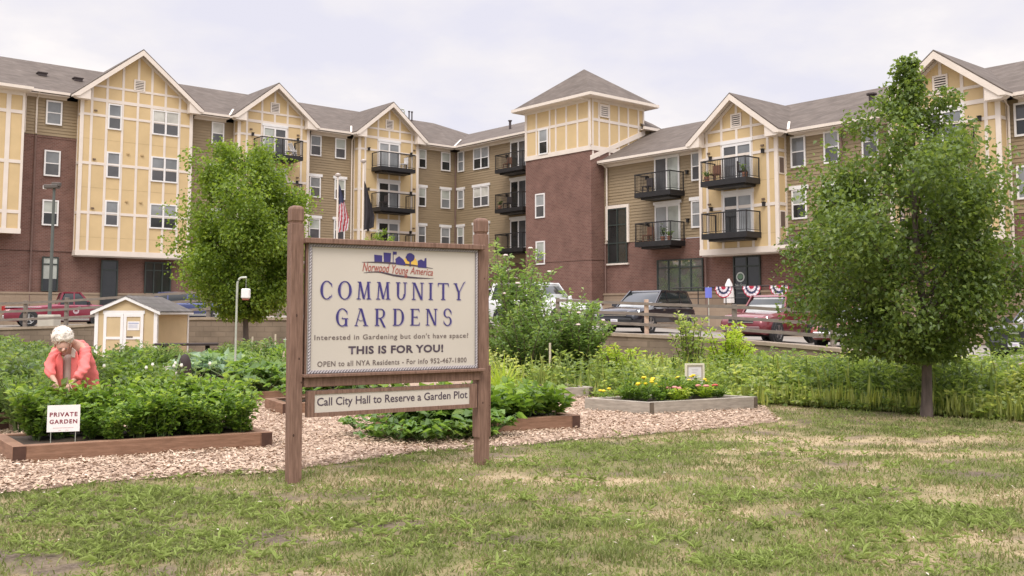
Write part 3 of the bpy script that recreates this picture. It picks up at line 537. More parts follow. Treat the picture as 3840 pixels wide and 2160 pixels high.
# the cream bay at the far left end
ob = 1.2; lb = MB(); lb.fbox(FL, 33.35, 36.6, -.05, ob, 6.25, 14.75); lb.build('bay_wall', cream, AP)
T = MB()
T.fbox(FL, 33.28, 33.42, ob - .01, ob + .04, 6.5, 14.75); T.fbox(FL, 34.05, 34.3, ob - .01, ob + .045, 6.5, 14.75); T.fbox(FL, 33.25, 36.7, ob - .02, ob + .07, 6.2, 6.5)
for z in (13.5, 10.5, 7.5): T.fbox(FL, 33.4, 36.6, ob, ob + .034, z - .1, z + .1)
T.fbox(FL, 35.2, 35.45, ob - .01, ob + .045, 6.5, 14.75); T.fbox(FL, 33.3, 36.7, ob - .02, ob + .05, 14.5, 14.75); T.build('trim', white, AP)
ev.fbox(FL, 33.1, 41, 0, ob + .6, 14.74, 14.8); ev.fbox(FL, 33.0, 41, ob + .55, ob + .7, 14.8, 14.98)
rf = MB(); slab([(41, ob + .62, 14.95), (33.0, ob + .62, 14.95), (33.6, .6, 15.5), (41, .6, 15.5)]); rf.build('bay_roof', shingle, AP)
# stone base, light brick bands, rear walls
sb = MB(); sb.box(0, 40, .0, .16, .3, 2.74); sb.box(0, 40, .0, .2, 2.66, 2.78); sb.box(0, .16, .16, 14.3, .3, 2.7); sb.box(3.6, 3.78, 20.63, 30.5, .3, 2.66); sb.box(3.6, 3.78, 32.5, 62, .3, 2.66); sb.box(3.6, 3.83, 20.63, 30.5, 2.62, 2.74); sb.box(3.6, 3.83, 32.5, 62, 2.62, 2.74); sb.build('stone_base', stone, AP)
bw = MB(); bw.box(-12, 40, -12.2, -12, .3, 15); bw.box(39.8, 40, -12, -.5, .3, 17.8); bw.box(-12, -11.8, -12, 14.4, .3, 15); bw.box(-6.4, -6.2, 22, 62, .3, 11.1); bw.box(-6.2, 3.1, 61.5, 61.7, .3, 12.8); bw.build('rear_wall', brick, AP)
# roof pipes and vents
def pipe(a, b, z, h, r=.07, hood=False):
    m_ = MB(); m_.tube([(a, b, z - .3), (a, b, z + h)], r, 8)
    if hood: m_.tube([(a, b, z + h), (a + .05, b, z + h + .12), (a + .3, b, z + h + .1)], r * 1.2, 8)
    else: m_.tube([(a, b, z + h - .02), (a, b, z + h + .06)], r * 1.7, 8)
    m_.build('roof_pipe', galv if hood else M('dark_pipe', (.06, .045, .045), .6), AP)
for s in (.6, .9, 1.4, 1.8): pipe(s, -5.6, 18.1, .9, .06, s > 1)
zR = lambda a: 11.14 + (4.22 - a) * .491
pipe(.2, 27.0, zR(.2), .55, .16); pipe(2.2, 38.4, zR(2.2), .6, .16)
zM = lambda a: 15.12 + (.62 - a) * .4985
pipe(-3.2, 3.2, zM(-3.2), .35, .1); pipe(-3.2, 6.0, zM(-3.2), .4, .1)
def rvent(a, b, z): m_ = MB(); m_.box(a - .25, a + .25, b - .25, b + .25, z - .1, z + .1); m_.box(a - .3, a + .3, b - .3, b + .3, z + .1, z + .16); m_.build('roof_vent', M('dark_pipe', (.06, .045, .045), .6), AP)
for a, b in ((3.6, -4.4), (2.6, -4.4), (29.2, -2.8), (31.4, -2.8)): rvent(a, b, zM(b))
for a, b in ((-5, 10.5), (-5, 11.2)): rvent(a, b, zM(a))
for a, b in ((-.8, 40.0), (-1.0, 41.0)): rvent(a, b, zR(a))
# ------------------------------------------------------------------ the community gardens sign
SG = thing('garden_sign', 'large timber framed COMMUNITY GARDENS sign on two square posts at the lawn edge', 'sign', (-1.97, 9.11, 0), math.atan2(.5291, .8486))
def post(x, h, zt, lean=0):
    m = MB(); a = .060; k = lean
    def sq(w, z): return [(x + k * z - w, -w + .04, z), (x + k * z + w, -w + .04, z), (x + k * z + w, w + .04, z), (x + k * z - w, w + .04, z)]
    m.rings([sq(a, -.2), sq(a * 1.02, zt - .17)]); m.rings([sq(a * .86, zt - .17), sq(a * .86, zt - .15), sq(a, zt - .145), sq(a, zt - .035), sq(a * .9, zt - .015), sq(a * .6, zt)])
    return m.build('post', wood, SG, bevel=.006)
post(-.035, 0, 2.55, -.008); pr_ = post(1.975, 0, 2.535, -.006)
knot = M('wood_knot', (.06, .03, .02), .8, .2, 20)
for kx, kz, kw, kh in ((-.05, 1.52, .007, .018), (-.02, 1.12, .008, .012), (.005, .9, .006, .009), (-.06, .42, .008, .014), (1.97, 1.9, .006, .01), (1.955, .62, .007, .012)): m = MB(); m.rings([[(kx + rr * kw * math.cos(a * .785), -.0215 - dy, kz + rr * kh * math.sin(a * .785)) for a in range(8)] for rr, dy in ((1, -.01), (1, .0), (.5, .001))]); m.build('knot', knot, SG)
n_ = MB(); n_.box(1.895, 1.915, -.03, .09, .27, 2.19); n_.box(2.03, 2.043, -.03, .1, .27, 1.0); n_.build('post_strip', wood, SG)
def rail(x0, x1, y0, y1, z0, z1, nm='rail'): m = MB(); m.box(x0, x1, y0, y1, z0, z1); m.build(nm, wood, SG, bevel=.005)
rail(.0, 1.935, -.10, .06, 2.195, 2.245); rail(.01, 1.945, -.10, .06, .945, .975); rail(.03, 1.905, -.055, .03, .855, .945, 'beam'); rail(.034, .05, -.03, .04, .975, 2.195, 'side_strip'); rail(1.87, 1.895, -.03, .04, .975, 2.195, 'side_strip')
pm = MB(); pm.box(.05, 1.87, -.045, .02, .975, 2.195); pan = pm.build('sign_panel', panelwhite, SG)
rope = M('rope_grey', (.24, .22, .23), .7, .15, 20); rb = MB(); w = .026
for x0, x1, z0, z1 in ((.05, 1.87, 2.165, 2.192), (.05, 1.87, .98, 1.008), (.05, .078, 1.008, 2.165), (1.842, 1.87, 1.008, 2.165)): rb.box(x0, x1, -.056, -.044, z0, z1)
rbo = rb.build('rope_border', rope, pan); rl = MB()
def twist(x, z, vx, vz): rl.tube([(x - vx * .5 - vz * .35, -.058, z - vz * .5 - vx * .5), (x + vx * .5 + vz * .35, -.058, z + vz * .5 + vx * .5)], .0065, 5)
for k in range(62): x = .07 + 1.78 * k / 61; twist(x, 2.179, .024, 0); twist(x, .994, .024, 0)
for k in range(40): z = 1.02 + 1.13 * k / 39; twist(.064, z, 0, .024); twist(1.856, z, 0, .024)
rl.build('rope_twist', M('rope_pale', (.42, .39, .40), .7, .1), rbo)
# serif capitals drawn as strokes in a unit square
class Glyph:
    def __init__(s): s.v = []; s.f = []
    def quad(s, *p): i = len(s.v); s.v += list(p); s.f.append(tuple(range(i, i + len(p))))
    def st(s, x0, y0, x1, y1, w): d = w / 2; s.quad((x0 - d, y0), (x0 + d, y0), (x1 + d, y1), (x1 - d, y1))
    def hz(s, x0, x1, y, h=.045): s.quad((x0, y), (x1, y), (x1, y + h), (x0, y + h))
    def arc(s, cx, cy, rx, ry, a0, a1, wt=.15, wn=.045, n=26):
        for k in range(n):
            q = []
            for t in (k, k + 1):
                a = R(a0 + (a1 - a0) * t / n); w = wn + (wt - wn) * abs(math.cos(a)) ** 1.3
                q.append(((cx + rx * math.cos(a), cy + ry * math.sin(a)), (cx + (rx - w) * math.cos(a), cy + (ry - w * .6 - wn * .3) * math.sin(a))))
            s.quad(q[0][0], q[1][0], q[1][1], q[0][1])
    def spike(s, x, y, dx, dy, w=.05): s.quad((x - w, y), (x + w, y), (x + dx, y + dy))
def glyph(c):
    g = Glyph(); T = .145; N = .055
    if c in 'CG':
        g.arc(.42, .5, .42, .52, 48, 312, .16, .05); g.spike(.70, .88, .06, -.24, .05)
        if c == 'C': g.spike(.70, .12, .08, .16, .04)
        else: g.st(.68, .02, .68, .42, T); g.hz(.40, .82, .40); g.spike(.42, .43, .02, .10, .04); g.hz(.6, .78, 0)
        return g, .82
    if c == 'O': g.arc(.46, .5, .46, .52, 0, 360, .17, .05, 44); return g, .92
    if c == 'M':
        g.st(.13, 0, .2, 1, N + .02); g.st(.22, 1, .5, .02, T); g.st(.5, .02, .78, 1, N); g.st(.84, 0, .78, 1, T); g.hz(.0, .27, 0); g.hz(.68, 1.0, 0); g.hz(.06, .26, .955); g.hz(.74, .95, .955); return g, 1.0
    if c == 'N': g.st(.13, 0, .13, 1, N + .02); g.st(.17, 1, .7, .0, T); g.st(.73, .0, .73, 1, N + .02); g.hz(0, .27, 0); g.hz(.0, .22, .955); g.hz(.6, .87, .955); return g, .86
    if c == 'U': g.st(.2, .3, .2, 1, T); g.st(.7, .3, .7, 1, N + .02); g.arc(.425, .32, .30, .33, 180, 360, .13, .06); g.hz(.04, .36, .955); g.hz(.56, .84, .955); return g, .86
    if c == 'I': g.st(.18, 0, .18, 1, T); g.hz(.02, .34, 0); g.hz(.02, .34, .955); return g, .36
    if c == 'T': g.st(.42, 0, .42, 1, T); g.hz(.26, .58, 0); g.hz(.02, .82, .945, .055); g.spike(.05, .95, -.03, -.2, .035); g.spike(.79, .95, .03, -.2, .035); return g, .84
    if c == 'Y': g.st(.42, 0, .42, .46, T); g.st(.16, 1, .42, .44, T); g.st(.82, 1.05, .44, .44, N); g.hz(.26, .58, 0); g.hz(.02, .3, .955); g.spike(.8, 1.02, .16, .12, .05); return g, .92
    if c == 'A':
        g.st(.1, 0, .42, 1.0, N); g.st(.46, 1.0, .8, 0, T); g.hz(.02, .24, 0); g.hz(.62, .95, 0); g.st(.18, .42, .46, .28, N); g.st(.46, .28, .72, .42, N); g.hz(.28, .5, .97); return g, .95
    if c == 'R': g.st(.2, 0, .2, 1, T); g.hz(.04, .36, 0); g.hz(.04, .5, .955); g.arc(.46, .72, .30, .28, -90, 90, .14, .05); g.hz(.26, .48, .42); g.st(.42, .45, .74, -.1, T); g.spike(.72, -.08, .14, .02, .04); return g, .86
    if c == 'D': g.st(.2, 0, .2, 1, T); g.hz(.04, .46, 0); g.hz(.04, .46, .955); g.arc(.42, .5, .42, .5, -90, 90, .16, .05, 30); return g, .84
    if c == 'E': g.st(.2, 0, .2, 1, T); g.hz(.04, .7, 0); g.hz(.04, .68, .955); g.hz(.2, .55, .48); g.spike(.68, .02, .06, .2, .035); g.spike(.65, .97, .05, -.19, .035); g.spike(.54, .5, .0, .1, .03); g.spike(.54, .5, .0, -.09, .03); return g, .76
    if c == 'S': g.arc(.36, .74, .30, .28, 30, 270, .12, .05); g.arc(.36, .25, .32, .29, 90, -150, .13, .05); g.spike(.60, .86, .04, -.22, .05); g.spike(.10, .12, -.04, .2, .04); return g, .72
    return g, .4
def serif_text(body, x0, x1, zb, zt, y, mat, parent, name, gap=.34, dx=0, dz=0):
    gs = [glyph(c) for c in body]; tot = sum(w for _, w in gs) + gap * (len(gs) - 1); k = (x1 - x0) / tot; h = zt - zb; V = []; F = []; x = x0
    for g, w in gs:
        i = len(V); V += [(x + p[0] * k + dx, y, zb + p[1] * h + dz) for p in g.v]; F += [tuple(i + q for q in f) for f in g.f]; x += (w + gap) * k
    V = [(a, b - .00002 * (j % 97), c) for j, (a, b, c) in enumerate(V)]
    me = bpy.data.meshes.new(name); me.from_pydata(V, [], F); me.materials.append(mat); return link(name, me, parent)
shade = M('lavender_ink', (.36, .32, .42), .5, .08)
serif_text('COMMUNITY', .165, 1.725, 1.675, 1.845, -.0465, shade, pan, 'letter_outline', dx=.008, dz=-.007); serif_text('COMMUNITY', .165, 1.725, 1.675, 1.845, -.049, blue_ink, pan, 'lettering')
serif_text('GARDENS', .325, 1.575, 1.42, 1.585, -.0465, shade, pan, 'letter_outline', .42, dx=.008, dz=-.007); serif_text('GARDENS', .325, 1.575, 1.42, 1.585, -.049, blue_ink, pan, 'lettering', .42)
text_mesh("Interested in Gardening but don't have space?", 'lettering', grey_ink, pan, .115, 1.765, 1.275, 1.34, -.048, bold=.012, spacing=1.12)
text_mesh("THIS IS FOR YOU!", 'lettering', dark_ink, pan, .455, 1.475, 1.15, 1.228, -.048, bold=.035, spacing=1.08)
text_mesh("OPEN to all NYA Residents - For info 952-467-1800", 'lettering', grey_ink, pan, .148, 1.745, 1.04, 1.092, -.048, bold=.014, spacing=1.1)
# emblem: skyline, sun, two swooshes and the town name
def em(px, py): return (.585 + (px - 250) / 2100 * .775, 1.886 + (905 - py) / 750 * .262)     # emblem coordinates to panel
def poly(mb, pts, y): mb.face([(em(a, b)[0], y, em(a, b)[1]) for a, b in pts])
e_ = MB()
for pts in ([(590, 265), (820, 280), (820, 480), (600, 475)], [(860, 195), (1075, 205), (1060, 520), (870, 490)], [(1130, 160), (1245, 165), (1240, 245), (1150, 245), (1150, 500), (1130, 500)], [(1200, 370), (1310, 285), (1430, 370), (1500, 470), (1500, 550), (1225, 520)],
            [(1640 + 130 * math.cos(a * .449) * (1 + .1 * math.sin(a * 3)), 310 + 125 * math.sin(a * .449)) for a in range(14)], [(1620, 400), (1665, 400), (1665, 570), (1620, 565)], [(1870, 400), (1970, 355), (2060, 410), (2080, 320), (2130, 310), (2135, 600), (1870, 590)]): poly(e_, pts, -.0478 - .0001 * len(pts))
e_.build('emblem_skyline', blue_ink, pan, fix=False); e_ = MB(); poly(e_, [(1650 + 225 * math.cos(R(a)), 560 - 300 * math.sin(R(a)) + (a / 180 - .5) * -20) for a in range(0, 181, 12)], -.0468); e_.build('emblem_sun', yel_ink, pan, fix=False)
e_ = MB()
def swoosh(pts, w):
    for k in range(len(pts) - 1):
        (a, b), (c, d) = pts[k], pts[k + 1]; n = len(pts) - 1; wa = w * math.sin(math.pi * (.06 + .88 * k / n)); wb = w * math.sin(math.pi * (.06 + .88 * (k + 1) / n)); poly(e_, [(a, b - wa), (c, d - wb), (c, d + wb), (a, b + wa)], -.0483)
swoosh([(250 + 2080 * k / 24, 485 + 12 * math.sin(k / 24 * 3.1) * -1 + 125 * (k / 24) ** 1.5 - 20 * math.sin(math.pi * k / 24)) for k in range(25)], 26); swoosh([(300 + 2050 * k / 24, 775 - 30 * math.sin(math.pi * min(1, k / 10)) + 120 * math.sin(math.pi * .5 * max(0, (k - 5) / 17))) for k in range(25)], 26)
e_.build('emblem_swoosh', dark_ink, pan, fix=False)
for b_, x0, x1, y0, y1, sl_ in (('Norwood', 265, 1040, 745, 500, -.03), ('Young', 1110, 1590, 880, 555, -.08), ('America', 1640, 2330, 800, 600, -.06)):
    a = em(x0, y0); c = em(x1, y1); text_mesh(b_, 'lettering', red_ink, pan, a[0], c[0], a[1], c[1], -.0487, shear=.3, bold=.006, rot=sl_)
lp = MB(); lp.box(.124, 1.778, -.05, .0, .618, .788); lpo = lp.build('lower_panel', panelwhite, SG); fr = MB()
for x0, x1, z0, z1 in ((.06, 1.865, .788, .82), (.06, 1.865, .578, .618), (.06, .124, .618, .788), (1.778, 1.865, .618, .788)): fr.box(x0, x1, -.058, .02, z0, z1)
fr.build('panel_frame', wood, lpo); text_mesh("Call City Hall to Reserve a Garden Plot", 'lettering', dark_ink, lpo, .15, 1.755, .655, .755, -.052, bold=.012)

# ------------------------------------------------------------------ raised beds
BD = (.885, .466); BP = (-.466, .885); BROT = math.atan2(.466, .885)
def bed(name_, label, x, y, L, Dp, h=.18, w=.13, mat=bedwood, em_=endgrain, rot=BROT, shear=0.):
    t = thing('raised_bed', label, 'garden bed', (x, y, 0), rot, 'raised garden beds')
    def timber(x0, x1, y0, y1, ax):
        m = MB(); m.box(x0, x1, y0, y1, -.05, h); m.mi = [1 if ((ax == 'y' and k in (2, 4)) or (ax == 'x' and k in (3, 5))) else 0 for k in range(6)]; m.v = [(x_ + shear * y_, y_, z_) for x_, y_, z_ in m.v]; o_ = m.build('timber', [mat, em_], t, bevel=.004)
    timber(0, w, -.004, Dp, 'y'); timber(L - w, L, -.006, Dp, 'y'); timber(w, L - w, 0, w, 'x'); timber(w, L - w, Dp - w, Dp, 'x')
    s = MB(); nX = 14
    for i in range(nX):
        for j in range(6):
            def P(a, b): return (w + (L - 2 * w) * a / nX + shear * (w + (Dp - 2 * w) * b / 6), w + (Dp - 2 * w) * b / 6, h - .05 + .05 * float(vnoise(np.array(a * .9 + x), np.array(b * .9 + y))))
            s.face([P(i, j), P(i + 1, j), P(i + 1, j + 1), P(i, j + 1)])
    s.build('soil', soil, t, fix=False, smooth=True); return t
def bxy(x, y, u, v): return (x + BD[0] * u + BP[0] * v, y + BD[1] * u + BP[1] * v)
B1 = (-5.11, 10.08); bed('', 'brown timber bed of leafy green plants nearest the camera on the left', *B1, 2.66, 1.25, shear=-.16)
bed('', 'brown timber bed with only its end showing at the far left edge', -8.9, 11.7, 2.6, 1.2)
BW = (2.06, 14.76)
def bedg(label, x, y, L, Dp, sh_=0.): return bed('', label, x, y, L, Dp, .2, .09, greywood, greyend, shear=sh_)
bedg('weathered grey timber bed of yellow and red flowers beside the lawn', BW[0], BW[1], 2.12, 1.1, -.414); bedg('low grey timber bed behind the flower bed, mostly hidden by bushy green growth', -.3, 16.85, 2.0, 1.1)
BR_ = (-1.3, 11.98); bed('', 'brown timber bed of low leafy plants just behind the right sign post', BR_[0], BR_[1], 2.5, 1.15)
BM = (-4.62, 16.8); bed('', 'brown timber bed of broad squash leaves just left of the left sign post', BM[0], BM[1], 2.4, 1.2)
bed('', 'brown timber bed behind the lower board of the big sign', -3.45, 14.75, 2.3, 1.1)
BK = (-6.9, 19.9); bed('', 'brown timber bed of blue-green cabbages behind the leafy bed', BK[0], BK[1], 1.9, 1.1); BC = (-7.9, 20.4)
bed('', 'pale concrete coloured bed of broad leaves left of the dark stump', -8.15, 20.15, 1.1, 1.0, .22, .09, concrete, concrete)

# ------------------------------------------------------------------ small signs
ps = thing('plot_sign', 'small white PRIVATE GARDEN sign on wire legs in the front bed', 'sign', (-4.77, 10.46, 0), R(18)); m = MB(); m.box(-.16, .16, -.004, .004, .285, .565); pl_ = m.build('sign_board', purewhite, ps)
maroon = M('maroon_ink', (.22, .04, .06), .5, .1)
text_mesh('PRIVATE', 'lettering', maroon, pl_, -.135, .135, .445, .49, -.006, bold=.03, spacing=1.2); text_mesh('GARDEN', 'lettering', maroon, pl_, -.135, .135, .37, .415, -.006, bold=.03, spacing=1.2)
m = MB(); m.box(-.1, .1, -.0055, -.0045, .325, .329); m.box(-.045, -.02, -.0055, -.0045, .3, .304); m.box(.02, .05, -.0055, -.0045, .3, .304); m.build('thin_line', M('pink_ink', (.55, .35, .36), .5), pl_)
for x in (-.12, .12): m = MB(); m.tube([(x, .006, .0), (x, .006, .3)], .004, 5); m.build('wire_leg', galv, ps)
wsn = thing('picture_sign', 'white framed notice on a short white post in the flower bed', 'sign', (3.08, 16.5, 0), R(12))
m = MB(); m.box(-.15, .15, 0, .02, .42, .67); bo = m.build('notice', M('notice_paper', (.74, .71, .71), .6, .05, 9), wsn); m = MB()
for x0, x1, z0, z1 in ((-.17, .17, .66, .69), (-.17, .17, .40, .43), (-.17, -.14, .43, .66), (.14, .17, .43, .66)): m.box(x0, x1, -.012, .024, z0, z1)
m.build('frame', M('cream_frame', (.68, .64, .50), .6), wsn); m = MB(); q = M('notice_border', (.42, .37, .31), .7, .2, 30)
for x0, x1, z0, z1 in ((-.14, .14, .632, .66), (-.14, .14, .43, .455), (-.14, -.115, .455, .632), (.115, .14, .455, .632)): m.box(x0, x1, -.004, .001, z0, z1)
m.build('border', q, bo); m = MB()
for k in range(5): m.box(-.06 + .01 * (k % 2), .06 - .012 * (k % 3), -.003, .0005, .59 - k * .026, .595 - k * .026)
m.build('text_line', M('faint_ink', (.5, .48, .48), .7), bo); m = MB(); m.box(.09, .135, .0, .03, 0, .41); m.build('post', purewhite, wsn)

# ------------------------------------------------------------------ shed
sh = thing('garden_shed', 'cream garden shed with white trim and a small grey roof', 'shed', (-12.84, 30.08, 0), R(-3))
Wd, Dp_, eh, ah = 1.93, 2.5, 1.64, 2.04
shc = M('shed_cream', (.56, .43, .255), .7, .07, 1.5); m = MB(); ring = [(0, .05), (Wd, .05), (Wd, eh), (Wd / 2, ah - .02), (0, eh)]
m.prism([(x, 0, z) for x, z in ring], [(x, Dp_, z) for x, z in ring]); m.build('shed_wall', shc, sh); m = MB()
for x0, x1 in ((-.02, .09), (Wd - .09, Wd + .02)): m.box(x0, x1, -.025, .0, .05, eh - .02)
m.box(Wd, Wd + .022, -.02, .08, .05, eh - .02); m.box(Wd, Wd + .022, Dp_ - .09, Dp_ + .02, .05, eh - .02)
for sg in (-1, 1): m.prism([(Wd / 2 + sg * (Wd / 2 + .13), -.1, eh - .07), (Wd / 2, -.1, ah + .0), (Wd / 2, -.1, ah - .1), (Wd / 2 + sg * (Wd / 2 + .13), -.1, eh - .17)], [(Wd / 2 + sg * (Wd / 2 + .13), -.06, eh - .07), (Wd / 2, -.06, ah), (Wd / 2, -.06, ah - .1), (Wd / 2 + sg * (Wd / 2 + .13), -.06, eh - .17)])
m.box(Wd + .1, Wd + .14, -.06, Dp_ + .1, eh - .16, eh - .08); m.build('trim', purewhite, sh); m = MB()
for sg in (-1, 1):
    a = [(Wd / 2 + sg * (Wd / 2 + .14), -.1, eh - .06), (Wd / 2, -.1, ah + .02), (Wd / 2, Dp_ + .1, ah + .02), (Wd / 2 + sg * (Wd / 2 + .14), Dp_ + .1, eh - .06)]; m.prism([(x, y, z - .04) for x, y, z in a], a)
m.build('roof', brick_mat('shed_shingle', (.13, .12, .11), (.17, .155, .145), (.11, .1, .09), .3, .14, .2, .01), sh)
for x0 in (.27, .9):
    x1 = x0 + .62; m = MB(); m.box(x0, x1, -.02, 0, .1, 1.5); dr = m.build('door', shc, sh); m = MB()
    for a, b, c, d in ((x0, x0 + .09, .1, 1.5), (x1 - .09, x1, .1, 1.5), (x0 + .09, x1 - .09, 1.41, 1.5), (x0 + .09, x1 - .09, .1, .2), (x0 + .09, x1 - .09, .72, .8)): m.box(a, b, -.04, -.018, c, d)
    m.build('door_trim', purewhite, dr)
    if x0 > .5: m = MB(); m.box(x0 + .12, x0 + .5, -.03, -.015, 1.0, 1.27); nt_ = m.build('notice', purewhite, dr); m = MB(); m.box(x0 + .15, x0 + .47, -.034, -.03, 1.2, 1.23); [m.box(x0 + .16, x0 + .44, -.034, -.03, 1.16 - k * .03, 1.168 - k * .03) for k in range(4)]; m.build('print', M('notice_blue', (.35, .38, .55), .7), nt_); m = MB(); m.box(x0 + .1, x0 + .3, -.055, -.04, .78, .81); m.build('latch', black, dr)
m = MB(); m.box(.24, 1.55, -.03, -.01, 1.5, 1.6); m.build('door_header', purewhite, sh)

# ------------------------------------------------------------------ shepherd's hook with hanging box, picnic table, stump, stakes
hk = thing('shepherd_hook', 'tall grey metal pole curling over at the top among the garden plots', 'pole', (-5.66, 20, 0)); m = MB(); m.tube([(0, 0, 0), (.01, 0, 2.1)] + [(.1 - .09 * math.cos(R(a)), 0, 2.1 + .16 * math.sin(R(a))) for a in range(15, 91, 15)] + [(.2, 0, 2.265)], .022, 8); m.build('hooked_pole', galv, hk, smooth=True)
hb = thing('hanging_box', 'small white box hanging beside the hooked pole in front of the left tree', 'bird feeder', (-5.47, 20, 0)); m = MB(); m.box(-.085, .085, -.06, .06, 1.83, 2.035); m.build('box', purewhite, hb, bevel=.02); m = MB(); m.box(-.06, .06, -.05, .05, 1.80, 1.83); m.build('feeder_tray', M('tray_red', (.25, .08, .05), .7), hb); m = MB(); m.tube([(0, 0, 2.03), (0, 0, 2.26)], .004, 5); m.build('hanger', galv, hb)
darkwood = M('dark_table', (.035, .022, .020), .7, .25, 6)
pt = thing('picnic_table', 'dark brown picnic table beside the shed among the plots', 'picnic table', (-8.0, 24, 0), R(15)); m = MB(); m.box(-.75, .75, -.38, .38, .74, .79); m.build('table_top', darkwood, pt)
for y in (-.7, .7): m = MB(); m.box(-.75, .75, y - .13, y + .13, .42, .46); m.build('bench', darkwood, pt)
for x in (-.5, .5):
    for sg in (-1, 1): m = MB(); m.bar((x, sg * .62, 0), (x, sg * .18, .74), .09, .05); m.build('leg', darkwood, pt)
    m = MB(); m.box(x - .04, x + .04, -.75, .75, .36, .42); m.build('crossbar', darkwood, pt)
st = MB(); st.rings([[(.14 * (1 + .12 * math.sin(a * 2.3 + z)) * k * math.cos(a * .6283), .14 * k * math.sin(a * .6283) * (1 + .1 * math.cos(a * 1.7)), z) for a in range(10)] for z, k in ((-.02, 1.05), (.2, 1), (.42, .95), (.56, .8), (.66, .45), (.69, .1))])
s_ = st.build('wood_stump', darkwood, smooth=True); s_.location = (-6.62, 19.8, .02); tag(s_, 'dark weathered stump standing beside the blue-green cabbages', 'stump')
m = MB(); m.tube([(0, 0, 0), (0, 0, .34)], [.13, .16], 14); m.tube([(0, 0, .33), (0, 0, .36)], .17, 14); bu = m.build('bucket', purewhite, smooth=True); bu.location = (-7.75, 22.2, 0); tag(bu, 'white bucket on the ground under the picnic table', 'bucket')
stake_m = M('pale_stake', (.50, .43, .32), .8, .2); first = None; SP = [(-6.4, 24.0, .95), (-5.95, 24.6, 1.0), (-5.5, 24.2, .8), (-5.2, 24.5, .85), (-3.95, 20.6, .95), (-4.75, 20.2, .75), (-6.0, 23.4, .7), (.75, 19.2, .95)]
for k, (x, y, h) in enumerate(SP):
    if first is None: m = MB(); m.tube([(0, 0, -.1), (.01, 0, 1)], .022, 6); first = m.build('garden_stake', stake_m); o_ = first; tag(o_, 'pale wooden stake standing up among the vegetable plots', 'stake', 'stakes in the vegetable plots')
    else: o_ = dup(first, (0, 0, 0))
    o_.location = (x, y, 0); o_.rotation_euler = (R(random.uniform(-3, 3)), R(random.uniform(-3, 3)), k); o_.scale = (1, 1, h)
def cage(): 
    t = thing('tomato_cage', 'thin wire tomato cage among the plants left of the big sign', 'plant cage', (-4.4, 21.0, 0), 0, 'tomato cages'); m = MB()
    for z in (.3, .6, .9): m.tube([(.2 * math.cos(R(a)), .2 * math.sin(R(a)), z) for a in range(0, 361, 30)], .006, 4)
    m.build('wire_ring', galv, t); m = MB()
    for a in (0, 120, 240): m.tube([(.2 * math.cos(R(a)), .2 * math.sin(R(a)), 0), (.2 * math.cos(R(a)), .2 * math.sin(R(a)), .95)], .006, 4)
    m.build('wire_leg', galv, t); return t
cg = cage(); dup(cg, (-3.9, 21.5, 0), 1); dup(cg, (-5.3, 23.5, 0), 2)
wf = thing('wire_fence', 'low pale wire fence round the plots at the far left', 'fence', (-9.9, 17, 0)); m = MB()
for z in (.55, .62, .35): m.tube([(-2.2, 0, z), (2.0, .3, z)], .008, 4)
m.build('wire', galv, wf)
for x in (-2.2, -.8, .6, 2.0): m = MB(); m.tube([(x, (x + 2.2) * .07, 0), (x, (x + 2.2) * .07, .7)], .015, 5); m.build('post', galv, wf)

# ------------------------------------------------------------------ split-rail fence along the wall
def fence(lbl, pts, pm, nr=3, h=1.12, z0s=None, group='rail fence sections along the wall'):
    t = thing('rail_fence', lbl, 'fence', (pts[0][0], pts[0][1], 0), 0, group); ox, oy = pts[0][0], pts[0][1]
    for k, (x, y) in enumerate(pts):
        z = float(lotz(x, y)) + .04; m = MB(); m.box(x - ox - .07, x - ox + .07, y - oy - .07, y - oy + .07, z - .05, z + h + .06 * (k % 2)); m.build('post', pm[k % len(pm)], t, bevel=.01)
    for (x, y), (x2, y2) in zip(pts, pts[1:]):
        za, zb = float(lotz(x, y)) + .04, float(lotz(x2, y2)) + .04
        for q in range(nr):
            zz = h * (.3 + .31 * q); m = MB(); n = 8
            d = Vector((x2 - x, y2 - y, 0)).normalized(); r = []
            for i in range(n + 1):
                f = i / n; r.append([Vector((x - ox + (x2 - x) * f, y - oy + (y2 - y) * f, za + (zb - za) * f + zz + .005 * math.sin(i * 1.7 + q * 2 + x) + a)) + Vector((d.y, -d.x, 0)) * (.09 + b) for a, b in ((-.05, -.025), (-.05, .025), (.05, .025), (.05, -.025))])
            m.rings(r); m.build('rail', railwood, t)
wy = lambda x, o=.55: float(wally(x)) + o
fence('weathered rail fence with one pale post, in front of the black and red cars', [(1.6, wy(1.6)), (4.53, wy(4.53)), (7.05, wy(7.05)), (9.25, wy(9.25))], [railwood, palepost, railwood, railwood])
fence('weathered grey rail fence in front of the red pickup at the left', [(-25, wy(-25)), (-23, wy(-23)), (-20.6, wy(-20.6)), (-18.6, wy(-18.6)), (-15.6, wy(-15.6)), (-12.0, wy(-12.0)), (-9, wy(-9))], [railwood])

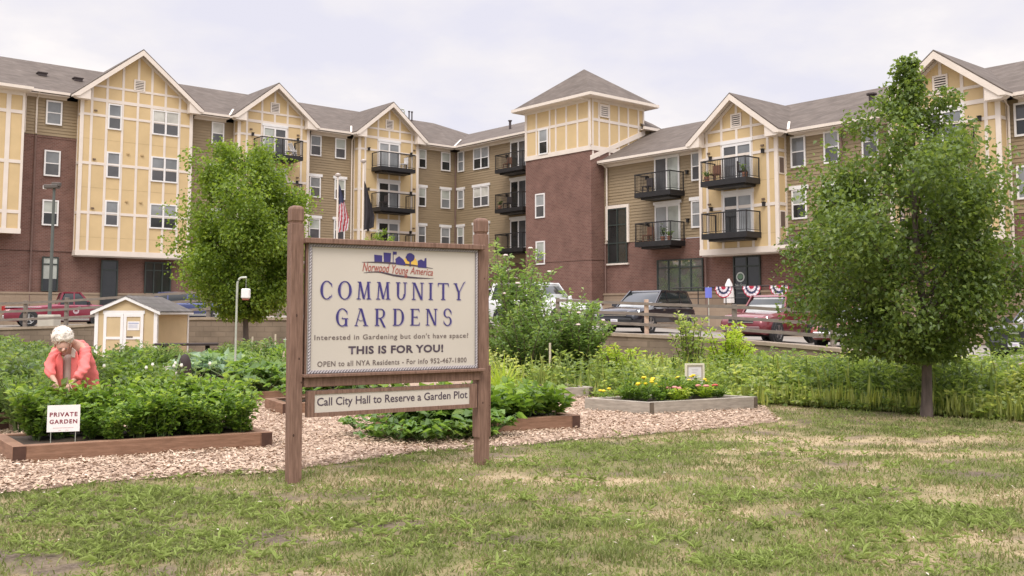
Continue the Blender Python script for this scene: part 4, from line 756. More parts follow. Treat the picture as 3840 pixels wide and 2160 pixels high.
# ------------------------------------------------------------------ lamp post, flags, ramp, bunting, blue sign
lp_ = thing('lamp_post', 'dark square parking lot lamp on a tall pole with a concrete foot', 'street lamp', (-20.5, 43.2, 0)); zb = float(lotz(-20.5, 43.2))
m = MB(); m.box(-.36, .36, -.36, .36, zb - .2, zb + .55); m.build('concrete_foot', concrete, lp_, bevel=.03); m = MB(); m.tube([(0, 0, zb + .55), (0, 0, 7.15)], [.085, .06], 8); m.build('pole', M('lamp_pole', (.10, .11, .10), .5, .1), lp_, smooth=True)
m = MB(); m.box(-.42, .2, -.16, .16, 7.08, 7.24); m.box(-.1, .28, -.1, .1, 7.16, 7.34); hd = m.build('lamp_head', M('lamp_bronze', (.10, .085, .075), .5, .1), lp_, bevel=.02); m = MB(); m.box(-.45, -.40, -.12, .12, 7.05, 7.2); m.build('lens', purewhite, hd)
def flag(label, x, y, h, cloth, top, col_knob):
    t = thing('flag_pole', label, 'flag pole', (x, y, 0)); m = MB(); m.tube([(0, 0, .6), (0, 0, h)], [.075, .05], 8); m.build('pole', white, t, smooth=True)
    m = MB(); m.rings([[(r * math.cos(a * .785), r * math.sin(a * .785), z) for a in range(8)] for z, r in ((h - .04, .06), (h + .03, .17), (h + .12, .18), (h + .2, .05))]); m.build('finial', M('finial', col_knob, .5, .1), t, smooth=True)
    m = MB(); nu, nv = 16, 26; L_ = 3.0
    def P(u, v):      # a limp flag: wide pleats hanging from its top corner
        w = (.12 + .62 * min(1, v * 1.35) - .25 * max(0, v - .75)) ; return (.06 + u * w * .9, .11 * math.sin(u * 9 + v * 3) * min(1, .2 + v), top - L_ * v * (1 - .05 * u) - .25 * u * (1 - v))
    for i in range(nu):
        for j in range(nv):
            m.cur = cloth(i / nu, j / nv); m.face([P(i / nu, j / nv), P((i + 1) / nu, j / nv), P((i + 1) / nu, (j + 1) / nv), P(i / nu, (j + 1) / nv)])
    m.build('flag', [M('flag_red', (.36, .045, .055), .8, .1), M('flag_white', (.55, .50, .52), .8, .05), M('flag_navy', (.04, .045, .085), .8, .15), M('flag_black', (.028, .024, .028), .8, .2)], t, smooth=True, fix=False)
flag('white pole with a limp red, white and blue flag above the sign', -10.48, 58, 9.7, lambda u, v: 2 if v < .42 - .1 * u else int((u * 7 + v * 3.5)) % 2, 9.3, (.42, .36, .32))
flag('white pole with a limp black flag above the sign', -8.95, 58, 10.55, lambda u, v: 3, 9.45, (.2, .16, .13))
def APw(a, b, z): ang = math.atan2(-.648, -.7615); return Vector((-4.67 + a * math.cos(ang) - b * math.sin(ang), 80 + a * math.sin(ang) + b * math.cos(ang), z))
APR = math.atan2(-.648, -.7615)
rp = thing('entrance_ramp', 'raised concrete entrance walk with a black rail before the shop door', 'ramp', tuple(APw(0, 0, 0)), APR); m = MB(); m.box(3.9, 6.55, 22, 46, .2, 1.95); m.build('walk', stone, rp); m = MB()
for s in [30.3 + 1.85 * k for k in range(8)]: m.tube([(6.4, s, 1.9), (6.4, s, 2.88)], .03, 6)
m.tube([(6.4, 28.5, 2.88), (6.4, 45, 2.88)], .035, 6); m.tube([(6.4, 28.5, 2.3), (6.4, 45, 2.3)], .02, 6); m.build('handrail', black, rp)
m = MB(); m.tube([(6.5, 31.05, 1.0), (6.5, 31.05, 2.9)], .06, 6); m.build('brown_post', dk, rp)
fl = [M('bunting_red', (.42, .03, .06), .8, .08), M('bunting_white', (.70, .62, .66), .8, .05), M('bunting_navy', (.05, .055, .11), .8, .1)]
def bunting(s, label):
    o_ = MB(); n = 22; bands = [(0, .27, 0), (.27, .48, 1), (.48, .68, 2), (.68, .9, 1), (.9, 1.0, 0)]
    def P(r, k): a = math.pi * k / n; return (.05 + .04 * math.cos(k * 2.2) * r, .57 * r * math.cos(a), -.60 * r * math.sin(a))
    for r0, r1, c_ in bands:
        o_.cur = c_
        for k in range(n): o_.face([P(r0, k), P(r1, k), P(r1, k + 1), P(r0, k + 1)] if r0 > 0 else [P(0, k), P(r1, k), P(r1, k + 1)])
    q = o_.build('fan_bunting', fl, fix=False); q.location = APw(6.46, s, 2.9); q.rotation_euler = (0, 0, APR); tag(q, label, 'bunting', 'patriotic fans on the entrance rail')
bunting(32.08, 'red, white and navy fan bunting hanging clear of the cars'); bunting(33.85, 'red, white and navy fan bunting hanging behind the red car windscreen'); bunting(35.5, 'red, white and navy fan bunting nearest the right tree')
m = MB(); m.box(-.16, .16, -.01, .01, 2.25, 2.75); hs_ = thing('parking_sign', 'blue accessible parking sign by the shop window', 'sign', (9.55, 47.3, 0), R(-10)); m.build('sign_board', bluepaint, hs_); m = MB(); m.tube([(0, .03, .5), (0, .03, 2.8)], .025, 6); m.build('post', galv, hs_)
m = MB(); m.rings([[(r * math.cos(a * .785), r * math.sin(a * .785), z) for a in range(8)] for z, r in ((1.9, .3), (2.5, .27), (2.9, .2), (3.1, .1), (3.2, .05))]); gn = m.build('garden_ornament', purewhite, smooth=True); gn.location = APw(5.4, 31.6, .15); tag(gn, 'white ornament on the entrance walk above the first bunting', 'ornament')
# chairs and plants on the balconies
def bchair(s, o_, z, mat, label, face=0):
    t = thing('balcony_chair', label, 'chair', tuple(APw(o_, s, z)), APR + face, 'balcony chairs'); m = MB(); m.box(-.25, .25, -.25, .25, .38, .44); m.build('seat', mat, t); m = MB(); m.box(-.26, -.2, -.25, .25, .44, .95); m.build('backrest', mat, t)
    for x in (-.22, .22):
        for y in (-.22, .22): m = MB(); m.box(x - .025, x + .025, y - .025, y + .025, 0, .4); m.build('leg', mat, t)
chw = M('chair_brown', (.16, .075, .045), .6); chg = M('chair_dark', (.05, .04, .04), .6)
bchair(30.6, 5.2, 8.73, chw, 'brown chair on the upper balcony of the right gable'); bchair(32.4, 5.1, 8.73, chg, 'dark chair on the upper balcony of the right gable', 2); bchair(24.9, 4.3, 5.74, chw, 'brown chair on the lower balcony beside the tall stair window'); bchair(24.9, 4.3, 8.7, chg, 'dark chair on the upper balcony beside the tower')
bchair(1.5, 8.0, 9.5, chg, 'dark chair on the middle balcony of the third gable from the left'); bchair(1.5, 6.2, 12.6, purewhite, 'white chair on the top balcony of the third gable from the left'); bchair(7.6, .8, 12.45, chw, 'brown chair on the top balcony beside the tower'); bchair(7.6, .8, 9.4, chg, 'dark chair on the middle balcony beside the tower')
t_ = thing('folding_chair', 'white folded chair on the balcony above the left tree', 'chair', tuple(APw(15.8, 1.5, 12.6)), APR); m = MB(); m.bar((-.3, 0, .1), (.2, .1, .95), .42, .05); m.build('backrest', purewhite, t_); m = MB(); m.box(-.3, .4, -.25, .25, .35, .4); m.build('seat', purewhite, t_)
for x in (-.2, .3): m = MB(); m.bar((x, .2, 0), (-x, .2, .5), .04); m.build('leg', purewhite, t_)
# ------------------------------------------------------------------ vehicles (x forward, z up)
def paint(name, col, metal=.25): return M(name, col, .28, .06, 1.2, metal=metal, spec=.5, coat=.8)
def vehicle(name, label, cat, x, y, f, col, L=4.6, Wd=1.84, H=1.68, hood=1.02, belt=1.05, base=(-2.1, .8), roof=(-1.75, .05), r=.35, wb=1.38, pickup=False, bar=None, sporty=0, lamp_hi=.78, platec=True, roofcol=None, trimc=None, suvgrille=False):
    t = thing(name, label, cat, (x, y, float(lotz(x, y))), math.atan2(f[1], f[0])); w = Wd / 2; hl = L / 2; b = MB()
    zl = .26; st = []
    def sec(X, zt, k=1.0, z0=zl, crown=.03):
        ww = w * k; zb = zt - .10; zm = (z0 + zb) * .55
        half = [(-ww * .86, z0), (-ww * .99, z0 + .16), (-ww, zm), (-ww * .965, zb), (-ww * .86, zt)]
        return [(X, yy, zz) for yy, zz in half] + [(X, 0, zt + crown)] + [(X, -yy, zz) for yy, zz in reversed(half)] + [(X, 0, z0)]
    rt = belt if not pickup else .98
    S_ = [(-hl, rt * .66, .86, .42), (-hl + .03, rt * .9, .93, .34), (-hl + .14, rt - .04, .97, .28), (-hl + .5, rt, 1, zl), (-.4, belt, 1, zl), (base[1] - .1, belt, 1, zl), (base[1] + .12, hood + .01, .995, zl), (hl - .75, hood - .04, .985, zl), (hl - .28, hood - .10, .95, .27), (hl - .08, hood - .2, .90, .32), (hl, hood - .34, .84, .38)]
    b.rings([sec(X, zt, k, z0, .035 if X > base[1] else .01) for X, zt, k, z0 in S_]); body = b.build('body', col, t, smooth=True)
    # cabin
    g = MB(); bx0, bx1 = base; rx0, rx1 = roof; zt = H - .05; tb = w * .9; tr_ = w * .74
    def cab(x0, x1, yw, z, ins=.12): return [(x0, -yw + ins, z), (x0 + ins, -yw, z), (x1 - ins, -yw, z), (x1, -yw + ins, z), (x1, yw - ins, z), (x1 - ins, yw, z), (x0 + ins, yw, z), (x0, yw - ins, z)]
    lerp = lambda a, b, f: a + (b - a) * f
    g.rings([cab(lerp(bx0, rx0, f), lerp(bx1, rx1, f ** 1.15), lerp(tb, tr_, f ** 1.5), lerp(belt - .03, zt, f)) for f in (0, .35, .7, 1)]); g.build('side_glass', carglass, t, smooth=True)
    rf_ = MB(); rf_.rings([cab(rx0 - .05, rx1 + .07, tr_ + .03, zt - .04), cab(rx0 - .03, rx1 + .02, tr_ + .01, zt + .01), cab(rx0 + .05, rx1 - .1, tr_ - .07, H - .015), cab(rx0 + .3, rx1 - .35, tr_ - .3, H + .01)])
    for sg in (-1, 1):
        ps_ = [((bx1 - .04, tb * .98), (rx1, tr_ * .99), .09), ((bx0 + .04, tb * .98), (rx0, tr_ * .99), .14 if not pickup else .1)]
        n_ = 1 if pickup else 2
        for q in range(n_): xm = bx1 - (bx1 - bx0) * (q + 1) / (n_ + 1) * 1.0 - .05; ps_.append(((xm, tb), (min(xm, rx1 - .1), tr_ + .012), .07))
        for (xa, ya), (xb, yb), ww in ps_: rf_.bar((xa, sg * ya, belt - .05), (xb, sg * yb, zt), ww, .05, up=(0, 1, 0))
        rf_.bar((rx0, sg * (tr_ + .0), zt - .01), (rx1, sg * (tr_ + .0), zt - .01), .06, .07)
    rf_.build('roof', roofcol or col, t, smooth=True)
    ws = MB(); e = .012; ws.face([(bx1 + e, -tb + .14, belt + .0), (bx1 + e, tb - .14, belt + .0), (rx1 + e + .02, tr_ - .12, zt - .03), (rx1 + e + .02, -tr_ + .12, zt - .03)]); ws.build('windshield', windsh, t)
    if pickup:
        bd = MB(); bd.box(-hl + .1, bx0 - .1, -w * .8, w * .8, rt - .02, rt + .022); bd.build('bed_floor', plastic_b, t); bc = MB()
        for sg in (-1, 1): bc.box(-hl + .05, bx0 - .02, sg * w * .9 - .05, sg * w * .9 + .05, rt, rt + .05)
        bc.build('bed_rail', trimc or chrome, t, bevel=.01)
    for xx in (-wb, wb):
        for sg in (-1, 1):
            yo = sg * (w - .02); m = MB(); a = MB()
            a.rings([[(xx + (r + .075) * math.cos(R(q)), yo + dy, r + (r + .075) * math.sin(R(q))) for q in range(0, 360, 20)] for dy in (-sg * .1, sg * .026)]); a.build('wheel_arch', plastic_b, t)
            m.rings([[(xx + rr * math.cos(R(q)), sg * yy, r + rr * math.sin(R(q))) for q in range(0, 360, 18)] for rr, yy in ((r * .9, w - .22), (r, w - .2), (r, w - .02), (r * .93, w + .03), (r * .68, w + .034))]); wh = m.build('wheel', tyre, t, smooth=True)
            h = MB(); h.rings([[(xx + rr * math.cos(R(q)), sg * yy, r + rr * math.sin(R(q))) for q in range(0, 360, 18)] for rr, yy in ((r * .66, w + .0), (r * .66, w + .038), (r * .58, w + .02), (r * .2, w + .03), (r * .12, w + .045))])
            for k in range(5): q = R(72 * k + 18); h.bar((xx, sg * (w + .03), r), (xx + r * .6 * math.cos(q), sg * (w + .036), r + r * .6 * math.sin(q)), .07, .02, up=(0, 1, 0))
            h.build('rim', rimm, wh)
    for sg in (-1, 1):
        h = MB(); z1 = hood - .16; h.hexa([(hl - .12, sg * w * .52, z1 - .14), (hl - .05, sg * w * .52, z1 - .14), (hl - .26, sg * w * .93, z1 - .11), (hl - .32, sg * w * .90, z1 - .11), (hl - .16, sg * w * .52, z1 + .0), (hl - .09, sg * w * .52, z1 + .0), (hl - .33, sg * w * .92, z1 + .035), (hl - .38, sg * w * .89, z1 + .035)]); h.build('headlight', lampglass, t)
        k = MB(); k.box(-hl - .01, -hl + .12, sg * w * .74 - .1, sg * w * .74 + .1, belt - .42, belt - .1); k.build('tail_light', redlamp, t, bevel=.02)
        k = MB(); k.hexa([(bx1 - .25, sg * (w * .93), belt - .02), (bx1 - .08, sg * (w * .93), belt - .02), (bx1 - .1, sg * (w + .17), belt), (bx1 - .2, sg * (w + .17), belt), (bx1 - .25, sg * (w * .93), belt + .13), (bx1 - .1, sg * (w * .93), belt + .11), (bx1 - .12, sg * (w + .17), belt + .15), (bx1 - .2, sg * (w + .17), belt + .15)]); k.build('side_mirror', col if not pickup else plastic_b, t, bevel=.015)
        for k_ in range(2 if not pickup else 1):
            xd = bx1 - .55 - k_ * 1.0; d = MB(); d.box(xd - .16, xd, sg * (w * .985), sg * (w * .985) + sg * .025, belt - .16, belt - .13); d.build('door_handle', trimc or col, t)
        d = MB(); d.box(-wb + r + .12, wb - r - .12, sg * (w - .03), sg * (w + .012), zl + .04, zl + .15); d.build('side_moulding', trimc or plastic_b, t)
    m = MB(); m.box(hl - .13, hl + .012, -w * .5, w * .5, hood - .36, hood - .19); gr = m.build('grille', plastic_b, t); m = MB()
    n_ = 6 if suvgrille else 2
    if suvgrille:
        for k in range(n_): z = .52 + k * .062; m.box(hl - .05 - .01 * k, hl + .035 - .018 * k, -w * (.5 + .05 * k), w * (.5 + .05 * k), z, z + .02)
        m.box(hl - .05, hl + .06, -w * .16, w * .16, .76, .80)
    else:
        for k in range(n_): z = hood - .34 + k * .13; m.box(hl - .1, hl + .022, -w * .52, w * .52, z, z + .03)
    m.build('grille_bar', chrome, gr)
    m = MB(); m.hexa([(hl - .16, -w * .9, .36), (hl - .16, w * .9, .36), (hl + .05, w * .7, .36), (hl + .05, -w * .7, .36), (hl - .16, -w * .92, .56), (hl - .16, w * .92, .56), (hl + .06, w * .72, .56), (hl + .06, -w * .72, .56)]); m.build('bumper', bar or plastic_b, t, bevel=.03)
    if platec: m = MB(); m.box(hl + .055, hl + .07, -.15, .15, .42, .54); pl = m.build('licence_plate', plate, t); m = MB(); m.box(hl + .068, hl + .072, -.12, .1, .46, .5); m.build('plate_mark', M('plate_mark', (.45, .40, .50), .6, .3, 30), pl)
    m = MB(); m.box(-hl - .05, -hl + .14, -w * .88, w * .88, .4, .58); m.build('rear_bumper', bar or plastic_b, t, bevel=.03)
    m = MB(); m.box(-wb, wb, -w * .7, w * .7, .2, .4); m.build('underbody', plastic_b, t)
    return t
FD = (-.70, -.71)
red = paint('maroon_paint', (.17, .020, .028)); rs = vehicle('parked_suv', 'dark red older SUV parked nose to the fence left of the right tree', 'car', 9.2, 34.6, (-.66, -.75), red, 4.5, 1.8, 1.66, 1.02, 1.04, (-2.15, .62), (-2.0, .12), .36, 1.34, bar=M('grey_bumper', (.16, .10, .10), .5), trimc=chrome)
blk = paint('black_paint', (.012, .012, .018)); vehicle('parked_crossover', 'shiny black crossover parked nose to the fence beside the pale post', 'car', 5.3, 38.2, (-.62, -.78), blk, 4.7, 1.88, 1.66, 1.0, 1.02, (-2.2, .95), (-1.85, .1), .37, 1.4, trimc=chrome)
vehicle('parked_suv', 'black SUV with a chrome striped grille at the right edge', 'car', 15.1, 27.1, (-.80, -.60), blk, 4.7, 1.86, 1.68, 1.06, 1.06, (-2.2, .8), (-1.9, -.05), .37, 1.4, suvgrille=True)
red2 = paint('red_paint', (.30, .06, .05)); vehicle('parked_car', 'red car with a chrome bumper mostly hidden behind the right tree', 'car', 12.1, 33.9, (-.68, -.73), red2, 4.5, 1.78, 1.45, .9, .92, (-1.6, .75), (-1.0, .0), .33, 1.34, bar=chrome)
wht = paint('white_paint', (.70, .70, .70), .0); vehicle('parked_suv', 'white SUV half hidden behind the tall bushes right of the sign', 'car', 1.3, 40.6, (.80, -.60), wht, 4.9, 1.92, 1.86, 1.14, 1.16, (-2.2, .8), (-2.0, .25), .38, 1.45)
vehicle('parked_car', 'white car barely showing between the right sign post and the bushes', 'car', -1.9, 41.8, (-.5, -.86), wht, 4.5, 1.78, 1.5, .95, .97, (-1.8, .8), (-1.2, .0), .34, 1.34)
rp_ = paint('truck_red', (.20, .014, .035)); pk = vehicle('pickup_truck', 'red pickup truck parked behind the rail fence at the far left', 'pickup truck', -24.7, 53.6, (.86, .51), rp_, 5.9, 2.0, 1.86, 1.14, 1.18, (-.35, 1.35), (-.1, .75), .40, 1.75, pickup=True, bar=chrome, trimc=chrome)
m = MB(); m.prism([(.55 + .16 * math.cos(R(a)), -1.006, .82 + .18 * math.sin(R(a))) for a in range(0, 360, 40)], [(.55 + .16 * math.cos(R(a)), -1.012, .82 + .18 * math.sin(R(a))) for a in range(0, 360, 40)]); bdg = m.build('door_badge', M('badge_grey', (.45, .35, .37), .5), pk); m = MB(); m.box(.47, .63, -1.016, -1.011, .78, .86); m.build('badge_centre', rp_, bdg)
blu = paint('navy_paint', (.05, .065, .17)); vehicle('parked_crossover', 'dark blue crossover behind the shed and left tree', 'car', -17.3, 52.2, (.93, .36), blu, 4.6, 1.84, 1.56, .98, 1.0, (-2.05, .9), (-1.5, .0), .36, 1.38, trimc=chrome)

# ------------------------------------------------------------------ the gardener
def skin(name, nodes, edges, mat, parent, sub=2, root=0, folds=0):
    keys = list(nodes); ix = {k: i for i, k in enumerate(keys)}
    me = bpy.data.meshes.new(name); me.from_pydata([nodes[k][0] for k in keys], [(ix[a], ix[b]) for a, b in edges], []); o = bpy.data.objects.new(name, me); COL.objects.link(o)
    sm = o.modifiers.new('skin', 'SKIN'); sm.use_smooth_shade = True; sm.branch_smoothing = .4
    for i, k in enumerate(keys): rr = nodes[k][1]; me.skin_vertices[0].data[i].radius = rr if isinstance(rr, tuple) else (rr, rr); me.skin_vertices[0].data[i].use_root = (i == root)
    ss = o.modifiers.new('sub', 'SUBSURF'); ss.levels = ss.render_levels = sub
    dg = bpy.context.evaluated_depsgraph_get(); dg.update(); m2 = bpy.data.meshes.new_from_object(o.evaluated_get(dg)); bpy.data.objects.remove(o); m2.materials.clear(); m2.materials.append(mat)
    if folds:
        for v in m2.vertices:
            c = v.co; f = math.sin(c.x * 70 + 9 * math.sin(c.z * 14)) * .5 + math.sin(c.z * 55 + c.x * 30 + 4 * math.sin(c.y * 20)) * .35 + math.sin(c.x * 31 - c.z * 40) * .4; v.co = c + v.normal * folds * f
    m2.polygons.foreach_set('use_smooth', [True] * len(m2.polygons)); return link(name, m2, parent)
PW = thing('person', 'white-haired person in a coral shirt bending over the leafy bed, hands among the plants', 'person')
OX, OY = -5.12, 11.8
def q(px, py, Y): return ((px - 1288) / 2444 * Y, Y, CAMZ - (py - 785) / 2444 * Y)
skinm = M('skin', (.46, .27, .20), .55, .08, 12); skinm2 = skinm; coral = M('coral_shirt', (.72, .165, .15), .75, .14, 7, .35); beige = M('beige_top', (.50, .40, .34), .8, .08, 9); hairm = M('white_hair', (.82, .75, .67), .8, .14, 22, .9); trouser = M('trousers', (.10, .11, .15), .8, .1)
B_ = {'pelvis': ((-5.2, 11.84, .82), .09), 'waist': (q(208, 930, 11.66), .09), 'chest': (q(203, 890, 11.55), .12), 'neck': (q(187, 862, 11.44), .058), 'nape': (q(177, 856, 11.34), .058), 'skull': (q(165, 852, 11.24), .095), 'brow': (q(163, 866, 11.16), .08), 'chin': (q(169, 886, 11.16), .05),
      'shL': (q(147, 876, 11.42), .055), 'elL': (q(129, 928, 11.25), .042), 'wrL': (q(148, 955, 11.08), .027), 'paL': (q(152, 964, 11.04), .034), 'shR': (q(222, 874, 11.48), .055), 'elR': (q(222, 934, 11.22), .042), 'wrR': (q(190, 959, 11.05), .027), 'paR': (q(182, 966, 11.02), .034),
      'hipL': ((-5.28, 11.88, .76), .085), 'knL': ((-5.28, 11.80, .46), .06), 'anL': ((-5.28, 11.92, .09), .042), 'toL': ((-5.29, 11.76, .04), .035), 'hipR': ((-5.12, 11.88, .76), .085), 'knR': ((-5.03, 11.82, .46), .06), 'anR': ((-5.04, 11.94, .09), .042), 'toR': ((-5.02, 11.78, .04), .035)}
E_ = [('pelvis', 'waist'), ('waist', 'chest'), ('chest', 'neck'), ('neck', 'nape'), ('nape', 'skull'), ('skull', 'brow'), ('brow', 'chin'), ] + [(a, b) for s in 'LR' for a, b in (('chest', 'sh' + s), ('sh' + s, 'el' + s), ('el' + s, 'wr' + s), ('wr' + s, 'pa' + s), ('pelvis', 'hip' + s), ('hip' + s, 'kn' + s), ('kn' + s, 'an' + s), ('an' + s, 'to' + s))]
for s, sg in (('L', 1), ('R', -1)):
    p = Vector(B_['pa' + s][0])
    for k, ln in enumerate((.045, .055, .058, .054, .042)):
        a = p + Vector((sg * (k - 2) * .014, -.012, -.03 if k else -.012)); b_ = a + Vector((sg * (.006 * (k - 2) + (-.012 if k == 0 else 0)), -.012, -ln * .6)); c_ = b_ + Vector((sg * .004, .012, -ln * .55))
        B_[f'f{s}{k}a'] = (tuple(a), .0095); B_[f'f{s}{k}b'] = (tuple(b_), .0085); B_[f'f{s}{k}c'] = (tuple(c_), .007); E_ += [('pa' + s, f'f{s}{k}a'), (f'f{s}{k}a', f'f{s}{k}b'), (f'f{s}{k}b', f'f{s}{k}c')]
skin('body', B_, E_, skinm, PW)
sn = {'hem': (q(217, 992, 11.78), (.22, .17)), 'hip': (q(217, 958, 11.76), (.205, .17)), 'waist': (q(213, 926, 11.7), (.185, .16)), 'chest': (q(208, 893, 11.64), (.165, .15)), 'yoke': (q(194, 868, 11.55), (.115, .10)), 'collar': (q(188, 853, 11.47), (.082, .075)),
      'shL': (q(151, 878, 11.44), .068), 'elL': (q(132, 924, 11.24), .064), 'cuL': (q(141, 946, 11.12), .046), 'shR': (q(221, 876, 11.5), .078), 'elR': (q(219, 930, 11.2), .068), 'cuR': (q(200, 951, 11.06), .048)}
skin('shirt', sn, [('hem', 'hip'), ('hip', 'waist'), ('waist', 'chest'), ('chest', 'yoke'), ('yoke', 'collar'), ('yoke', 'shL'), ('shL', 'elL'), ('elL', 'cuL'), ('yoke', 'shR'), ('shR', 'elR'), ('elR', 'cuR')], coral, PW, sub=3, folds=.009)
skin('undershirt', {'a': (q(178, 975, 11.40), (.075, .05)), 'b': (q(178, 935, 11.40), (.085, .06)), 'c': (q(180, 908, 11.42), (.08, .06)), 'd': (q(181, 888, 11.42), .05)}, [('a', 'b'), ('b', 'c'), ('c', 'd')], beige, PW)
for pts in ([(156, 886), (166, 900), (168, 970), (148, 972), (143, 912)], [(187, 894), (200, 880), (214, 930), (214, 975), (187, 975)]):    # the open shirt fronts hanging down
    m = MB(); n = len(pts); m.prism([q(a, b, 11.29 + .06 * (b - 890) / 80 * 0) for a, b in pts], [q(a + 1, b, 11.36) for a, b in pts]); m.build('shirt_front', coral, PW, bevel=.012, smooth=True)
m = MB(); m.prism([q(187, 872, 11.3), q(198, 880, 11.3), q(196, 899, 11.27), q(185, 896, 11.27)], [q(187, 872, 11.34), q(199, 880, 11.34), q(197, 899, 11.31), q(185, 896, 11.31)]); m.build('collar', beige, PW, bevel=.006)
skin('trousers', {k: (B_[k][0], (v if not isinstance(v, tuple) else v[0])) for k, v in (('pelvis', .10), ('hipL', .095), ('knL', .085), ('anL', .07), ('hipR', .095), ('knR', .085), ('anR', .07))}, [('pelvis', 'hipL'), ('hipL', 'knL'), ('knL', 'anL'), ('pelvis', 'hipR'), ('hipR', 'knR'), ('knR', 'anR')], trouser, PW)
hc = Vector(q(163, 847, 11.20)); V = []; F = []; nu, nv = 36, 20
for j in range(nv + 1):
    for i in range(nu):
        a, b = 2 * math.pi * i / nu, math.pi * j / nv; d = Vector((math.sin(b) * math.cos(a), math.sin(b) * math.sin(a), math.cos(b))); rr_ = 1 + .035 * math.sin(7 * a + 3 * b) * math.sin(b) + .03 * math.sin(9 * b + 2 * a) + .02 * math.sin(17 * a + 11 * b)
        cut = .80 if (d.y < -.3 and d.z < -.5) else 1
        V.append(tuple(hc + Vector((d.x * .118, d.y * .115, d.z * (.128 if d.z > 0 else .105))) * rr_ * cut))
for j in range(nv):
    for i in range(nu): F.append((j * nu + i, j * nu + (i + 1) % nu, (j + 1) * nu + (i + 1) % nu, (j + 1) * nu + i))
me = bpy.data.meshes.new('hair'); me.from_pydata(V, [], F); me.materials.append(hairm); me.polygons.foreach_set('use_smooth', [True] * len(F)); hr_ = link('hair', me, PW)
r_h = np.random.default_rng(2); d_ = unit(r_h.normal(0, 1, (700, 3))); d_ = d_[(d_[:, 2] > -.45)]; Ph = np.array(hc) + d_ * np.array([.114, .110, .121]); tg_ = unit(np.cross(d_, r_h.normal(0, 1, d_.shape)) + d_ * .45); Vh, Fh = leaf_arrays(Ph, tg_, d_, .03, .010, .15, .3); tri_mesh('curl', Vh, Fh, hairm, hr_)
for sg in (-1, 1):
    c = Vector(q(166 + sg * 7, 876, 11.10)); m = MB(); m.tube([c + Vector((-.012, 0, 0)), c + Vector((.012, 0, 0))], .006, 6); m.build('eye', M('eye_dark', (.05, .03, .03), .4), PW)
    c = Vector(q(165 + sg * 19, 868, 11.22)); m = MB(); m.tube([c + Vector((0, -.012, -.022)), c + Vector((0, 0, .02))], [.01, .016], 6); m.build('ear', skinm, PW)
c = Vector(q(166, 879, 11.085)); m = MB(); m.rings([[c + Vector((r_ * math.cos(a * .785), -dy, r_ * .8 * math.sin(a * .785) + dz)) for a in range(8)] for dy, dz, r_ in ((-.02, .012, .016), (.0, .0, .017), (.014, -.008, .011), (.019, -.01, .003))]); m.build('nose', skinm, PW, smooth=True)
c = Vector(q(169, 890, 11.11)); m = MB(); m.tube([c + Vector((-.02, .004, 0)), c, c + Vector((.02, .004, 0))], .005, 6); m.build('mouth', M('lips', (.30, .12, .10), .5), PW)
# ------------------------------------------------------------------ vegetation
G_potato = leaf_mat('leaf_potato', (.042, .085, .013), (.098, .165, .028), (.185, .255, .058)); G_squash = leaf_mat('leaf_squash', (.050, .098, .022), (.098, .165, .038), (.165, .235, .065)); G_kale = leaf_mat('leaf_kale', (.095, .165, .115), (.16, .235, .165), (.23, .30, .21))
G_dark = leaf_mat('leaf_dark', (.042, .075, .026), (.085, .130, .042), (.15, .195, .068), objvar=.3); G_tree = leaf_mat('leaf_pear', (.054, .088, .022), (.098, .142, .034), (.155, .20, .058), rough=.36, spec=.4, objvar=0); G_maple = leaf_mat('leaf_maple', (.068, .112, .016), (.128, .188, .025), (.20, .26, .048), objvar=0)
G_shrub = leaf_mat('leaf_shrub', (.055, .095, .028), (.105, .165, .048), (.19, .25, .095), objvar=.12); G_weed = leaf_mat('leaf_weed', (.085, .125, .038), (.150, .20, .058), (.27, .295, .11), objvar=0, k=1.6, trans=.48); G_yell = leaf_mat('leaf_lime', (.12, .19, .018), (.21, .29, .035), (.32, .37, .075), objvar=.1)
G_fern = leaf_mat('leaf_feathery', (.060, .105, .032), (.105, .160, .05), (.16, .215, .08)); stem_m = M('green_stem', (.10, .15, .045), .6, .2); twig = M('twig', (.13, .10, .07), .8, .2)
def stems(n, h, spread, seed, base=.06, lean=(0, 0), curve=1.6, k=7):
    r = np.random.default_rng(seed); out_ = []
    for i in range(n):
        a = r.random() * 6.283; s = spread * math.sqrt(r.random()); H_ = h * (.65 + .4 * r.random()) * (1 - .25 * (s / max(spread, 1e-6)) ** 2); b = base * r.random(); t = np.linspace(0, 1, k)[:, None]
        d = np.array([math.cos(a), math.sin(a)])
        xy = d * b + d * s * t ** curve + r.normal(0, .012, (k, 2)).cumsum(0) * h * .5 + np.array(lean) * t
        out_.append(np.concatenate([xy, H_ * t ** .9], 1))
    return out_
